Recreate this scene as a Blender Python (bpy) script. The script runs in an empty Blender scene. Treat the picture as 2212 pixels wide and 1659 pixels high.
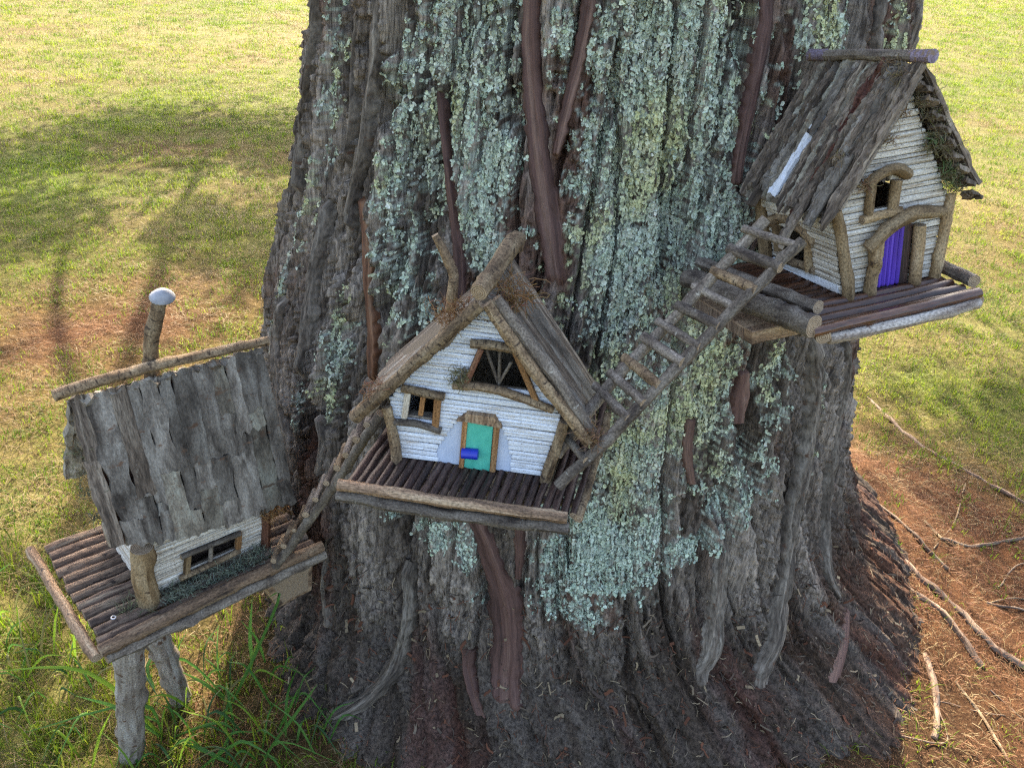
import bpy, math, random
import numpy as np
from mathutils import Matrix, Vector
random.seed(7); rng = np.random.default_rng(7)
sc = bpy.context.scene
COL = sc.collection

# ------------------------------------------------------------------ camera, sky, sun, exposure
PITCH, ROLL, FPX, CH = math.radians(31.0), math.radians(4.5), 1661.0, 1.5
F0 = np.array([0, math.cos(PITCH), -math.sin(PITCH)]); U0 = np.array([0, math.sin(PITCH), math.cos(PITCH)]); R0 = np.array([1.0, 0, 0])
RT = R0*math.cos(ROLL)+U0*math.sin(ROLL); UP = U0*math.cos(ROLL)-R0*math.sin(ROLL)
CAM = np.array([0, 0, CH])
cd = bpy.data.cameras.new('camera'); cam = bpy.data.objects.new('camera', cd); COL.objects.link(cam)
cam.matrix_world = Matrix([[RT[i], UP[i], -F0[i], CAM[i]] for i in range(3)]+[[0, 0, 0, 1]])
cd.sensor_width = 36.0; cd.lens = 36.0*FPX/2212.0; cd.clip_start = 0.02; cd.clip_end = 500
sc.camera = cam
SUN_EL, SUN_AZ = math.radians(37), math.radians(-4)
w = bpy.data.worlds.new("World"); sc.world = w; w.use_nodes = True
nt = w.node_tree; bg = nt.nodes['Background']; sky = nt.nodes.new('ShaderNodeTexSky')
sky.sky_type = 'NISHITA'; sky.sun_disc = False; sky.air_density = 1.0; sky.dust_density = 4.0; sky.ozone_density = .4; sky.sun_elevation = SUN_EL; sky.sun_rotation = SUN_AZ
nt.links.new(sky.outputs[0], bg.inputs[0]); bg.inputs[1].default_value = 0.15
sd = Vector((math.sin(SUN_AZ)*math.cos(SUN_EL), math.cos(SUN_AZ)*math.cos(SUN_EL), math.sin(SUN_EL)))
sl = bpy.data.lights.new('sun', 'SUN'); sl.energy = 4.4; sl.angle = math.radians(0.6); sl.color = (1, .9, .72)
so = bpy.data.objects.new('sun', sl); COL.objects.link(so); so.rotation_euler = sd.to_track_quat('Z', 'Y').to_euler(); so.location = (0, 8, 8)
vs = sc.view_settings; vs.view_transform = 'Standard'; vs.look = 'None'; vs.gamma = 1; vs.use_curve_mapping = False; vs.exposure = 2.32; vs.use_white_balance = True; vs.white_balance_temperature = 7000; vs.white_balance_tint = 10
sc.cycles.max_bounces = 5; sc.cycles.transparent_max_bounces = 4; sc.cycles.use_denoising = False; sc.cycles.sample_clamp_indirect = 3.0; sc.cycles.filter_width = 1.3

# ------------------------------------------------------------------ survey helpers: where a sight line of the photograph meets a plane of the place
def ray(u, v): return F0+RT*(u-1106)/FPX-UP*(v-829.5)/FPX
def hit(px, o, n):
    d = ray(*px); n = np.asarray(n, float); return CAM+d*(np.dot(np.asarray(o)-CAM, n)/np.dot(d, n))
def atz(px, z): return hit(px, (0, 0, z), (0, 0, 1))
def aty(px, y): return hit(px, (0, y, 0), (0, 1, 0))

# ------------------------------------------------------------------ numpy noise
def _h(i, j, s):
    n = (i.astype(np.int64)*374761393+j.astype(np.int64)*668265263+s*974634777) & 0xffffffff
    n = ((n ^ (n >> 13))*1274126177) & 0xffffffff
    return (n ^ (n >> 16)) & 0xffff
_A = np.linspace(0, 2*np.pi, 65536, endpoint=False); _GX = np.cos(_A).astype(np.float32); _GY = np.sin(_A).astype(np.float32)
def noise(x, y, s=0):
    x = np.asarray(x, np.float64); y = np.asarray(y, np.float64); x, y = np.broadcast_arrays(x, y)
    xi = np.floor(x); yi = np.floor(y); fx = (x-xi).astype(np.float32); fy = (y-yi).astype(np.float32); xi = xi.astype(np.int64); yi = yi.astype(np.int64)
    def g(a, b):
        k = _h(xi+a, yi+b, s); return _GX[k]*(fx-a)+_GY[k]*(fy-b)
    u = fx*fx*fx*(fx*(fx*6-15)+10); v = fy*fy*fy*(fy*(fy*6-15)+10)
    a = g(0, 0); b = g(1, 0); c = g(0, 1); d = g(1, 1)
    return ((a+u*(b-a))*(1-v)+(c+u*(d-c))*v)*1.5
def fbm(x, y, s=0, o=4):
    t = 0; a = 1.0; f = 1.0; n = 0
    for k in range(o):
        t = t+a*noise(np.asarray(x)*f, np.asarray(y)*f, s+k*17); n += a; a *= .5; f *= 2.03
    return t/n*1.3
def sstep(a, b, x):
    t = np.clip((x-a)/(b-a), 0, 1); return t*t*(3-2*t)

# ------------------------------------------------------------------ materials
def ramp(nt, fac, cols):
    r = nt.nodes.new('ShaderNodeValToRGB'); e = r.color_ramp.elements
    while len(e) < len(cols): e.new(.5)
    for k, (p, c) in enumerate(cols): e[k].position = p; e[k].color = (*c, 1)
    nt.links.new(fac, r.inputs[0]); return r.outputs[0]
def nz(nt, vec, scale, det=5, rough=.6, dist=0):
    n = nt.nodes.new('ShaderNodeTexNoise'); n.inputs['Scale'].default_value = scale; n.inputs['Detail'].default_value = det
    n.inputs['Roughness'].default_value = rough; n.inputs['Distortion'].default_value = dist
    if vec is not None: nt.links.new(vec, n.inputs['Vector'])
    return n.outputs['Fac']
def mix(nt, f, a, b, mode='MIX'):
    m = nt.nodes.new('ShaderNodeMix'); m.data_type = 'RGBA'; m.blend_type = mode
    for k, v in ((0, f), (6, a), (7, b)):
        if hasattr(v, 'node'): nt.links.new(v, m.inputs[k])
        elif k == 0: m.inputs[0].default_value = v
        else: m.inputs[k].default_value = (*v, 1)
    return m.outputs[2]
def math_(nt, op, a, b=0.0, clamp=False):
    m = nt.nodes.new('ShaderNodeMath'); m.operation = op; m.use_clamp = clamp
    for k, v in ((0, a), (1, b)):
        if hasattr(v, 'node'): nt.links.new(v, m.inputs[k])
        else: m.inputs[k].default_value = v
    return m.outputs[0]
def bump(nt, h, st, dist=.002, prev=None):
    b = nt.nodes.new('ShaderNodeBump'); b.inputs['Strength'].default_value = st; b.inputs['Distance'].default_value = dist
    nt.links.new(h, b.inputs['Height'])
    if prev is not None: nt.links.new(prev, b.inputs['Normal'])
    return b.outputs[0]
def newmat(name, rough=.85, spec=.25):
    m = bpy.data.materials.new(name); m.use_nodes = True; nt = m.node_tree; p = nt.nodes['Principled BSDF']
    p.inputs['Roughness'].default_value = rough; p.inputs['Specular IOR Level'].default_value = spec
    return m, nt, p
def wood(name, cols, su=60., sv=9., flecks=None, fleck_at=.62, rough=.8, bst=.6, bd=.0015, vary=.35, spec=.25, fine=.75, fv=260):
    """weathered timber or stick bark; grain runs along v of the piece's UV (metres), each piece shifted and toned by its own random"""
    m, nt, p = newmat(name, rough, spec)
    uv = nt.nodes.new('ShaderNodeUVMap'); oi = nt.nodes.new('ShaderNodeObjectInfo')
    mp = nt.nodes.new('ShaderNodeMapping'); mp.inputs['Scale'].default_value = (su, sv, 1); nt.links.new(uv.outputs[0], mp.inputs[0])
    add = nt.nodes.new('ShaderNodeVectorMath'); add.operation = 'MULTIPLY_ADD'; add.inputs[1].default_value = (1, 1, 1)
    cx = nt.nodes.new('ShaderNodeCombineXYZ'); k = math_(nt, 'MULTIPLY', oi.outputs['Random'], 37.0); k2 = math_(nt, 'MULTIPLY', oi.outputs['Random'], 91.0)
    nt.links.new(k, cx.inputs[0]); nt.links.new(k2, cx.inputs[1]); nt.links.new(mp.outputs[0], add.inputs[0]); nt.links.new(cx.outputs[0], add.inputs[2])
    v = add.outputs[0]
    n1 = nz(nt, v, 1.0, 7, .62, .4)
    c = ramp(nt, n1, [(.33+.33*i/(len(cols)-1), c) for i, c in enumerate(cols)])
    mp2 = nt.nodes.new('ShaderNodeMapping'); mp2.inputs['Scale'].default_value = (420, fv, 1); nt.links.new(uv.outputs[0], mp2.inputs[0])
    n2 = nz(nt, mp2.outputs[0], 1.0, 4, .65)
    c = mix(nt, fine, c, ramp(nt, n2, [(.34, (.12, .11, .1)), (.5, (.75, .75, .75)), (.64, (1.25, 1.25, 1.25))]), 'MULTIPLY')
    mp3 = nt.nodes.new('ShaderNodeMapping'); mp3.inputs['Scale'].default_value = (su*.35, sv*2.5, 1); nt.links.new(uv.outputs[0], mp3.inputs[0])
    n3 = nz(nt, mp3.outputs[0], 2.1, 5, .7)
    if flecks: c = mix(nt, ramp(nt, n3, [(fleck_at, (0, 0, 0)), (fleck_at+.06, (1, 1, 1))]), c, flecks)
    t = math_(nt, 'ADD', math_(nt, 'MULTIPLY', oi.outputs['Random'], vary*1.6), 1-vary*.8)
    cc = nt.nodes.new('ShaderNodeCombineColor')
    for q in range(3): nt.links.new(t, cc.inputs[q])
    c = mix(nt, 1.0, c, cc.outputs[0], 'MULTIPLY')
    nt.links.new(c, p.inputs['Base Color'])
    nt.links.new(bump(nt, n2, bst*.5, bd*.5, bump(nt, n1, bst, bd)), p.inputs['Normal'])
    return m
M = {}
M['stick'] = wood('stick_bark', [(.08, .05, .03), (.22, .15, .09), (.36, .27, .17)], 60, 26, (.045, .03, .022), .56)
M['stick_grey'] = wood('grey_stick_bark', [(.06, .045, .038), (.16, .13, .105), (.28, .24, .2)], 60, 20, (.36, .34, .3), .63)
M['stick_tan'] = wood('tan_stick_bark', [(.11, .065, .03), (.27, .18, .095), (.38, .28, .17)], 40, 12, (.05, .03, .02), .62)
M['split'] = wood('split_wood', [(.2, .09, .035), (.34, .17, .07), (.42, .24, .11)], 160, 6, None, .6, .7)
M['split_red'] = wood('red_split_wood', [(.1, .035, .022), (.2, .085, .05), (.3, .16, .1)], 140, 6, None, .6, .7)
M['deck'] = wood('dark_deck_wood', [(.022, .013, .011), (.06, .032, .026), (.12, .075, .055)], 120, 7, (.2, .14, .1), .66, .55, spec=.4, fv=55)
M['deck_pale'] = wood('weathered_deck_wood', [(.05, .035, .03), (.17, .115, .085), (.33, .25, .18)], 90, 7, (.035, .025, .022), .58, fv=55)
M['deck_wet'] = wood('glossy_deck_wood', [(.03, .012, .007), (.085, .035, .018), (.15, .07, .04)], 140, 5, None, .6, .28, spec=.6, fv=55)
M['edge'] = wood('edge_log_wood', [(.06, .04, .03), (.25, .16, .1), (.4, .3, .2)], 70, 7, (.06, .045, .04), .6, fv=160)
M['edge_pale'] = wood('peeled_edge_log', [(.13, .095, .075), (.32, .27, .23), (.46, .42, .38)], 60, 9, (.1, .055, .035), .58)
M['roofbark'] = wood('roof_bark', [(.05, .038, .03), (.17, .13, .1), (.34, .28, .22)], 75, 6, (.36, .33, .27), .66, .9, .9, .003, fv=55)
M['roofgrey'] = wood('grey_roof_bark', [(.055, .044, .036), (.2, .172, .145), (.38, .345, .3)], 40, 11, (.15, .09, .06), .6, .9, .9, .003, fv=150, fine=.5)
M['roofgreen'] = wood('lichened_roof_bark', [(.08, .066, .052), (.22, .19, .15), (.35, .34, .28)], 40, 12, (.12, .08, .055), .57, .9, .9, .003, fv=150, fine=.5)
M['roofwhite'] = wood('white_painted_bark', [(.5, .53, .6), (.68, .71, .78), (.75, .78, .84)], 30, 9, (.2, .16, .13), .68, .7, fine=.2)
M['roofred'] = wood('red_brown_bark', [(.035, .012, .01), (.085, .032, .022), (.13, .06, .04)], 60, 5, None, .6, .6)
M['white'] = wood('white_painted_stick', [(.42, .36, .3), (.7, .73, .79), (.76, .8, .87)], 200, 14, (.2, .15, .12), .60, .7, .5, .001, .12, fine=.3)
M['cream'] = wood('worn_white_stick', [(.34, .26, .18), (.6, .54, .46), (.74, .72, .68)], 180, 12, (.1, .07, .05), .6, .75, .6, .001, .2, fine=.5)
M['ply'] = wood('backing_board', [(.1, .075, .055), (.2, .16, .12)], 60, 8)
M['arch'] = wood('pale_blue_panel', [(.47, .54, .68), (.55, .61, .74)], 60, 30, (.3, .3, .36), .72, .6, .1, .0005, .05, fine=.12)
M['teal'] = wood('teal_door_paint', [(.05, .36, .27), (.075, .46, .35), (.1, .5, .38)], 50, 30, (.12, .13, .07), .69, .5, .25, .0008, .05, fine=.12)
M['purple'] = wood('purple_door_paint', [(.05, .02, .2), (.1, .045, .4), (.15, .08, .5)], 120, 6, (.2, .08, .07), .7, .5, .5, .001, .2, fine=.12)
M['lilac'] = wood('lilac_painted_end', [(.16, .12, .12), (.24, .19, .26), (.32, .28, .36)], 60, 15, (.2, .14, .1), .53)
M['blue'], _, p = newmat('blue_enamel', .35, .5); p.inputs['Base Color'].default_value = (.01, .03, .42, 1)
M['steel'], _, p = newmat('screw_steel', .35, .5); p.inputs['Base Color'].default_value = (.5, .5, .52, 1); p.inputs['Metallic'].default_value = .9
def endgrain():
    m, nt, p = newmat('cut_end_grain', .85)
    uv = nt.nodes.new('ShaderNodeUVMap'); wv = nt.nodes.new('ShaderNodeTexWave'); wv.wave_type = 'RINGS'; wv.rings_direction = 'Z'
    wv.inputs['Scale'].default_value = 110; wv.inputs['Distortion'].default_value = 3; wv.inputs['Detail'].default_value = 3
    nt.links.new(uv.outputs[0], wv.inputs[0])
    n = nz(nt, uv.outputs[0], 160, 4)
    c = ramp(nt, wv.outputs['Fac'], [(0, (.2, .13, .08)), (1, (.45, .35, .25))])
    c = mix(nt, .7, c, ramp(nt, n, [(.3, (.4, .38, .36)), (.65, (1, 1, 1))]), 'MULTIPLY')
    nt.links.new(c, p.inputs['Base Color']); nt.links.new(bump(nt, n, .5, .001), p.inputs['Normal']); return m
M['end'] = endgrain()
def vcol(name, rough=.9, fine=None, bst=.7, bd=.003, trans=0.0):
    m, nt, p = newmat(name, rough, .2)
    a = nt.nodes.new('ShaderNodeAttribute'); a.attribute_name = 'Col'; c = a.outputs['Color']
    if fine:
        tc = nt.nodes.new('ShaderNodeTexCoord'); mp = nt.nodes.new('ShaderNodeMapping'); mp.inputs['Scale'].default_value = fine
        nt.links.new(tc.outputs['Object'], mp.inputs[0]); n1 = nz(nt, mp.outputs[0], 1.0, 6, .68, .5); n2 = nz(nt, tc.outputs['Object'], 330, 3, .7)
        c = mix(nt, .85, c, ramp(nt, n1, [(.37, (.2, .18, .17)), (.5, (.85, .85, .85)), (.63, (1.5, 1.47, 1.43))]), 'MULTIPLY')
        c = mix(nt, .4, c, ramp(nt, n2, [(.3, (.5, .5, .5)), (.7, (1.2, 1.2, 1.2))]), 'MULTIPLY')
        nt.links.new(bump(nt, n2, bst*.5, .0015, bump(nt, n1, bst, bd)), p.inputs['Normal'])
    nt.links.new(c, p.inputs['Base Color'])
    if trans:
        o = nt.nodes['Material Output']; t = nt.nodes.new('ShaderNodeBsdfTranslucent'); nt.links.new(c, t.inputs[0]); ms = nt.nodes.new('ShaderNodeMixShader'); ms.inputs[0].default_value = trans
        nt.links.new(p.outputs[0], ms.inputs[1]); nt.links.new(t.outputs[0], ms.inputs[2]); nt.links.new(ms.outputs[0], o.inputs[0])
    return m
M['trunk'] = vcol('furrowed_bark', .88, (170, 170, 16), 1.0, .004)
M['strip'] = wood('smooth_red_bark', [(.05, .026, .022), (.11, .058, .048), (.19, .115, .09)], 55, 1.6, (.3, .25, .23), .70, .7, .5, .0015, .15, fine=.4, fv=30)
M['strip_orange'] = wood('orange_inner_bark', [(.075, .034, .02), (.15, .066, .034), (.22, .12, .07)], 60, 3, (.12, .09, .07), .6, .7, .5, .0015, .15, fine=.5, fv=30)
M['rope'] = wood('grey_bark_rope', [(.055, .043, .036), (.145, .118, .095), (.26, .225, .19)], 110, 7, (.09, .05, .033), .6, .9, .7, .003, .25, fv=55)
M['lichen'] = vcol('lichen_lobes', .95)
M['moss'] = vcol('moss_strands', .95, trans=.2)
M['blade'] = vcol('long_grass_blade', .45, trans=.45)
def shellmat():
    m, nt, p = newmat('limpet_shell', .5, .4); tc = nt.nodes.new('ShaderNodeTexCoord')
    c = ramp(nt, nz(nt, tc.outputs['Object'], 90, 4), [(.3, (.22, .225, .26)), (.7, (.38, .39, .43))]); nt.links.new(c, p.inputs['Base Color']); return m
M['shell'] = shellmat()

# lawn patches, world space: how bare the ground is (same formula in the ground material and in the scatter)
def bare_amount(x, y):
    n = fbm(x*1.1+3.1, y*1.1+1.7, 5, 4)
    d = np.hypot(x-.3, y-1.75)
    b = .10+.5*n
    b = b+.85*np.exp(-(np.clip(d-.75, 0, 9)/.55)**2)                                   # worn soil round the trunk
    b = b+.55*np.exp(-(((x-1.5)/.8)**2+((y-1.5)/.9)**2))                               # dirt at right
    b = b+.8*np.exp(-(((x+1.6)/1.0)**2+((y-2.6)/.6)**2))+.4*np.exp(-(((x+2.2)/.8)**2+((y-5.3)/.5)**2))
    b = b-.55*np.exp(-(((x+1.3)/.45)**2+((y-.95)/.5)**2))-.35*np.exp(-(((x-2.6)/.6)**2+((y-2.1)/.7)**2))
    return np.clip(b, 0, .93)
def dry_amount(x, y):
    n = fbm(x*.5+9, y*.8+4, 31, 4); d = np.hypot(x, y)
    return np.clip(.3+.75*n+.25*np.exp(-((d-11.5)/2.2)**2)*(x < 2), 0, 1)

# ------------------------------------------------------------------ object helpers
def tag(o, label=None, cat=None, group=None, kind=None):
    for k, v in (('label', label), ('category', cat), ('group', group), ('kind', kind)):
        if v: o[k] = v
    return o
def empty(name, parent=None, mat=None):
    o = bpy.data.objects.new(name, None); COL.objects.link(o); o.empty_display_size = .02
    if parent: o.parent = parent
    if mat is not None: o.matrix_world = mat
    return o
def mk(name, V, Fc, mats, parent=None, UV=None, mi=None, smooth=True, col=None):
    me = bpy.data.meshes.new(name)
    V = np.asarray(V, np.float32)
    if isinstance(Fc, np.ndarray):
        n, k = Fc.shape; me.vertices.add(len(V)); me.vertices.foreach_set('co', V.ravel()); me.loops.add(n*k); me.polygons.add(n)
        me.loops.foreach_set('vertex_index', Fc.ravel().astype(np.int32)); me.polygons.foreach_set('loop_start', np.arange(0, n*k, k, dtype=np.int32)); me.update(calc_edges=True)
    else: me.from_pydata(V.tolist(), [], Fc)
    for m in (mats if isinstance(mats, (list, tuple)) else [mats]): me.materials.append(m)
    if UV is not None:
        l = me.uv_layers.new(name='UVMap'); li = np.zeros(len(me.loops), np.int32); me.loops.foreach_get('vertex_index', li)
        l.data.foreach_set('uv', np.asarray(UV, np.float32)[li].ravel())
    if mi is not None: me.polygons.foreach_set('material_index', np.asarray(mi, np.int32))
    if smooth: me.polygons.foreach_set('use_smooth', np.ones(len(me.polygons), bool))
    if col is not None:
        a = me.color_attributes.new('Col', 'FLOAT_COLOR', 'POINT'); c = np.ones((len(V), 4), np.float32); c[:, :3] = col; a.data.foreach_set('color', c.ravel())
    me.validate(); me.update()
    o = bpy.data.objects.new(name, me); COL.objects.link(o)
    if parent: o.parent = parent
    return o
def catmull(P, n):
    P = np.asarray(P, float)
    if len(P) == 2: t = np.linspace(0, 1, n)[:, None]; return P[0]*(1-t)+P[1]*t
    Q = np.vstack([2*P[0]-P[1], P, 2*P[-1]-P[-2]]); T = np.linspace(0, len(P)-1, n); out = []
    for t in T:
        i = min(int(t), len(P)-2); f = t-i; a, b, c, d = Q[i:i+4]
        out.append(.5*((2*b)+(-a+c)*f+(2*a-5*b+4*c-d)*f*f+(-a+3*b-3*c+d)*f**3))
    return np.array(out)
def tube_geo(P, R, seg=10, step=.008, rough=.15, sx=1.0, sd=None, wob=.0012, endmat=1, taper=False):
    """knobbly round stick along P with radii R; returns verts, faces, uvs, material indices"""
    sd = random.randrange(9999) if sd is None else sd
    P = np.asarray(P, float); L = np.linalg.norm(np.diff(P, axis=0), axis=1).sum(); n = max(4, int(L/step)+2)
    C = catmull(P, n); R = np.interp(np.linspace(0, 1, n), np.linspace(0, 1, len(np.atleast_1d(R))), np.atleast_1d(R))
    s = np.linspace(0, L, n)
    if wob:
        C = C+wob*np.stack([noise(s*18, s*0+sd*.37, sd), noise(s*18, s*0+5.3, sd+1), noise(s*18, s*0+7.1, sd+2)], 1)
    T = np.gradient(C, axis=0); T /= np.linalg.norm(T, axis=1)[:, None]
    a = np.array([0, 0, 1.0]) if abs(T[0][2]) < .8 else np.array([1.0, 0, 0])
    u = np.cross(T[0], a); u /= np.linalg.norm(u); fr = []
    for t in T:
        u = u-t*(u@t); u /= np.linalg.norm(u); fr.append((u, np.cross(t, u)))
    ang = np.linspace(0, 2*np.pi, seg+1)
    V = []; UV = []; kn = [(random.uniform(.05, .95)*L, random.uniform(0, 6.28), random.uniform(.15, .4)) for _ in range(int(L/.045*(rough > .05)))]
    for i in range(n):
        kb = sum(k_*math.exp(-((s[i]-s0)/(.5*R.mean()+.002))**2)*np.maximum(0, np.cos(ang-a0))**4 for s0, a0, k_ in kn) if kn else 0
        rr = R[i]*(1+kb)*(1+rough*(noise(np.cos(ang)*1.3+sd*.7, np.sin(ang)*1.3+s[i]*30, sd)+.7*noise(np.cos(ang)*3+sd, s[i]*70+np.sin(ang)*3, sd+3)))
        V.append(C[i]+np.outer(np.cos(ang)*rr*sx, fr[i][0])+np.outer(np.sin(ang)*rr, fr[i][1])); UV.append(np.stack([ang*R.mean()+sd*.013, np.full(seg+1, s[i])], 1))
    V = np.vstack(V); UV = np.vstack(UV); Fc = []; k = seg+1
    for i in range(n-1):
        for j in range(seg): Fc.append((i*k+j, i*k+j+1, (i+1)*k+j+1, (i+1)*k+j))
    mi = [0]*len(Fc)
    for i, fl in ((0, True), (n-1, False)):
        b = len(V); ring = V[i*k:i*k+seg]; c = ring.mean(0)+(T[i]*(-.06*R[i] if fl else .06*R[i]))
        V = np.vstack([V, ring, c]); loc = np.stack([(ring-c)@fr[i][0], (ring-c)@fr[i][1]], 1); UV = np.vstack([UV, loc, [[0.0006, .0004]]])
        for j in range(seg):
            q = (b+j, b+(j+1) % seg, b+seg); Fc.append(q[::-1] if fl else q); mi.append(endmat)
    Fc = [tuple(reversed(f)) for f in Fc]
    return V, Fc, UV, mi
def stick(name, P, R, parent=None, mat='stick', **k):
    end = k.pop('end', 'end'); V, Fc, UV, mi = tube_geo(P, R, **k)
    return mk(name, V, Fc, [M[mat], M[end]], parent, UV, mi)
def join_geo(gs):
    V = []; Fc = []; UV = []; mi = []; b = 0
    for v, f, u, m in gs:
        V.append(v); UV.append(u); mi += list(m); Fc += [tuple(i+b for i in q) for q in f]; b += len(v)
    return np.vstack(V), Fc, np.vstack(UV), mi
def box_geo(O, X, Y, Z, ch=.12):
    """chamfered board: O a corner, X long edge, Y, Z the others; UV v runs along X"""
    O, X, Y, Z = [np.asarray(q, float) for q in (O, X, Y, Z)]
    lx = np.linalg.norm(X); r = ch*min(np.linalg.norm(Y), np.linalg.norm(Z)); ey = r/np.linalg.norm(Y); ez = r/np.linalg.norm(Z); ex = r/lx
    prof = [(ey, 0), (1-ey, 0), (1, ez), (1, 1-ez), (1-ey, 1), (ey, 1), (0, 1-ez), (0, ez)]
    V = []; UV = []; st = [(0, .8), (ex, 1), (1-ex, 1), (1, .8)]
    per = np.cumsum([0]+[np.linalg.norm(Y)*.8 if i in (0, 4) else np.linalg.norm(Z)*.8 if i in (2, 6) else r for i in range(8)])
    for t, s in st:
        for i in range(9):
            a, b = prof[i % 8]; a = .5+(a-.5)*s; b = .5+(b-.5)*s; V.append(O+X*t+Y*a+Z*b); UV.append((per[i], lx*t))
    Fc = [(i*9+j, i*9+j+1, (i+1)*9+j+1, (i+1)*9+j) for i in range(3) for j in range(8)]; mi = [0]*len(Fc)
    for i, fl in ((0, 1), (3, 0)):
        b0 = len(V); V += [V[i*9+j] for j in range(8)]; UV += [(.02+(.15+prof[j][0])*np.linalg.norm(Y), (.3+prof[j][1])*np.linalg.norm(Z)) for j in range(8)]; f = [b0+j for j in range(8)]; Fc.append(tuple(f) if not fl else tuple(f[::-1])); mi.append(1)
    Fc = [tuple(reversed(f)) for f in Fc] if np.dot(np.cross(Y, Z), X) < 0 else Fc
    return np.array(V), Fc, np.array(UV), mi
def board(name, O, X, Y, Z, parent, mat, ch=.12, end=None):
    V, Fc, UV, mi = box_geo(O, X, Y, Z, ch)
    return mk(name, V, Fc, [M[mat], M[end or mat]], parent, UV, mi, smooth=False)
def bark_slab(name, A, B, Cc, D, thick, parent, mat, nx=7, ny=26, freq=130., jit=.006, amp=.6, sd=None, arch=.25):
    """rough plate of bark: A,B the upper edge ends, D,C the lower; thickness outward along the plate's own normal; furrows run A to D"""
    sd = random.randrange(9999) if sd is None else sd
    A, B, Cc, D = [np.asarray(q, float) for q in (A, B, Cc, D)]
    N = np.cross(D-A, B-A); N /= np.linalg.norm(N)
    u = np.linspace(0, 1, nx)[None, :]; v = np.linspace(0, 1, ny)[:, None]
    wd = np.linalg.norm(B-A); ln = np.linalg.norm(D-A)
    u2 = u+noise(v*ln*25, v*0+sd, sd)*.16*np.sign(u-.5)*(np.abs(u-.5) > .45)
    vv = v+(jit/ln)*noise(u*wd*90+sd*.1, u*0+.5, sd+5)*((v < .02)*-1.0+(v > .98)*2.0)
    P = A+(B-A)*u2[..., None]+(D-A)*vv[..., None]+((Cc-B)-(D-A))*(u2*vv)[..., None]
    uu = u*wd; sv = v*ln; wp = uu+.004*noise(sv*30, uu*20, sd)
    r = 1-np.abs(noise(wp*freq, sv*7+sd, sd+1))*2; f = noise(wp*freq*2.7, sv*16, sd+2)
    h = thick*(1-arch*(2*u-1)**2)*(1-amp*.5+amp*.5*r+amp*.25*f); wq = wp+.005*noise(sv*26, uu*60, sd+11); cr = np.maximum(1-sstep(.03, .13, np.abs(noise(wq*freq*.55+sd*.3, sv*6.5, sd+7))), .8*(1-sstep(.02, .11, np.abs(noise(wq*freq*1.3+sd*.7, sv*15, sd+9))))); h = h*(1-.9*cr)+thick*.2*noise(uu*freq*2, sv*55, sd+8)+thick*.22*sstep(-.03, .05, noise(wq*freq*.6+3, sv*14+sd, sd+10)); h = np.maximum(h, thick*.12)
    top = P+N*h[..., None]; bot = P-N*.001
    V = np.vstack([top.reshape(-1, 3), bot.reshape(-1, 3)]); uvg = np.stack([uu+0*sv+sd*.01, sv+0*uu], -1).reshape(-1, 2); UV = np.vstack([uvg, uvg+.003]); Fc = []; m = nx*ny
    for i in range(ny-1):
        for j in range(nx-1):
            a = i*nx+j; Fc.append((a, a+nx, a+nx+1, a+1)); Fc.append((m+a, m+a+1, m+a+nx+1, m+a+nx))
    rim = [j for j in range(nx)]+[i*nx+nx-1 for i in range(1, ny)]+[(ny-1)*nx+j for j in range(nx-2, -1, -1)]+[i*nx for i in range(ny-2, 0, -1)]
    for a, b in zip(rim, rim[1:]+rim[:1]): Fc.append((a, b, m+b, m+a))
    return mk(name, V, Fc, M[mat], parent, UV, smooth=False)
def scan(poly, z):
    xs = []
    for (x0, z0), (x1, z1) in zip(poly, poly[1:]+poly[:1]):
        if (z0 <= z) != (z1 <= z): xs.append(x0+(z-z0)/(z1-z0)*(x1-x0))
    xs.sort(); return [(xs[i], xs[i+1]) for i in range(0, len(xs)-1, 2)]
def spans(outline, holes, z):
    iv = scan(outline, z)
    for h in holes:
        for a, b in scan(h, z):
            nv = []
            for p, q in iv:
                if b <= p or a >= q: nv.append((p, q)); continue
                if a > p: nv.append((p, a))
                if b < q: nv.append((b, q))
            iv = nv
    return [(a, b) for a, b in iv if b-a > .004]
def clad(name, outline, holes, row, place, parent, mat, thick=.005, jit=.0018):
    """a wall of split sticks laid in rows: a backing sheet part and every stick its own sub-part; place(x, z, d) gives the point"""
    z1 = max(z for _, z in outline); gs = []; z = .0008
    rows = []
    while z < z1-row*.4:
        rh = row*random.uniform(.72, 1.28); rows.append((z, rh, spans(outline, holes, min(z+rh*.5, z1-1e-4)))); z += rh
    for z, rh, iv in rows:
        for a, b in iv:
            O = np.array(place(a, z, .004)); gs.append(box_geo(O, np.array(place(b, z, .004))-O, np.array(place(a, z+rh*.999, .004))-O, np.array(place(a, z, .0065))-O, .01))
    V, Fc, UV, mi = join_geo(gs); wall = mk(name, V, Fc, [M['ply'], M['ply']], parent, UV, mi, smooth=False)
    for z, rh, iv in rows:
        for a, b in iv:
            h = rh*random.uniform(.9, 1.0); a2 = a+random.uniform(-jit, jit); b2 = b+random.uniform(-jit, jit); tl = random.uniform(-.0008, .0008); t = thick*random.uniform(.75, 1.15)
            O = np.array(place(a2, z+.0004, .0036)); X = np.array(place(b2, z+.0004+tl, .0036))-O
            board('board', O, X, np.array(place(a2, z+h, .0036))-O, np.array(place(a2, z+.0004, .0036-t))-O, wall, mat, .34)
    return wall
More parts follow.
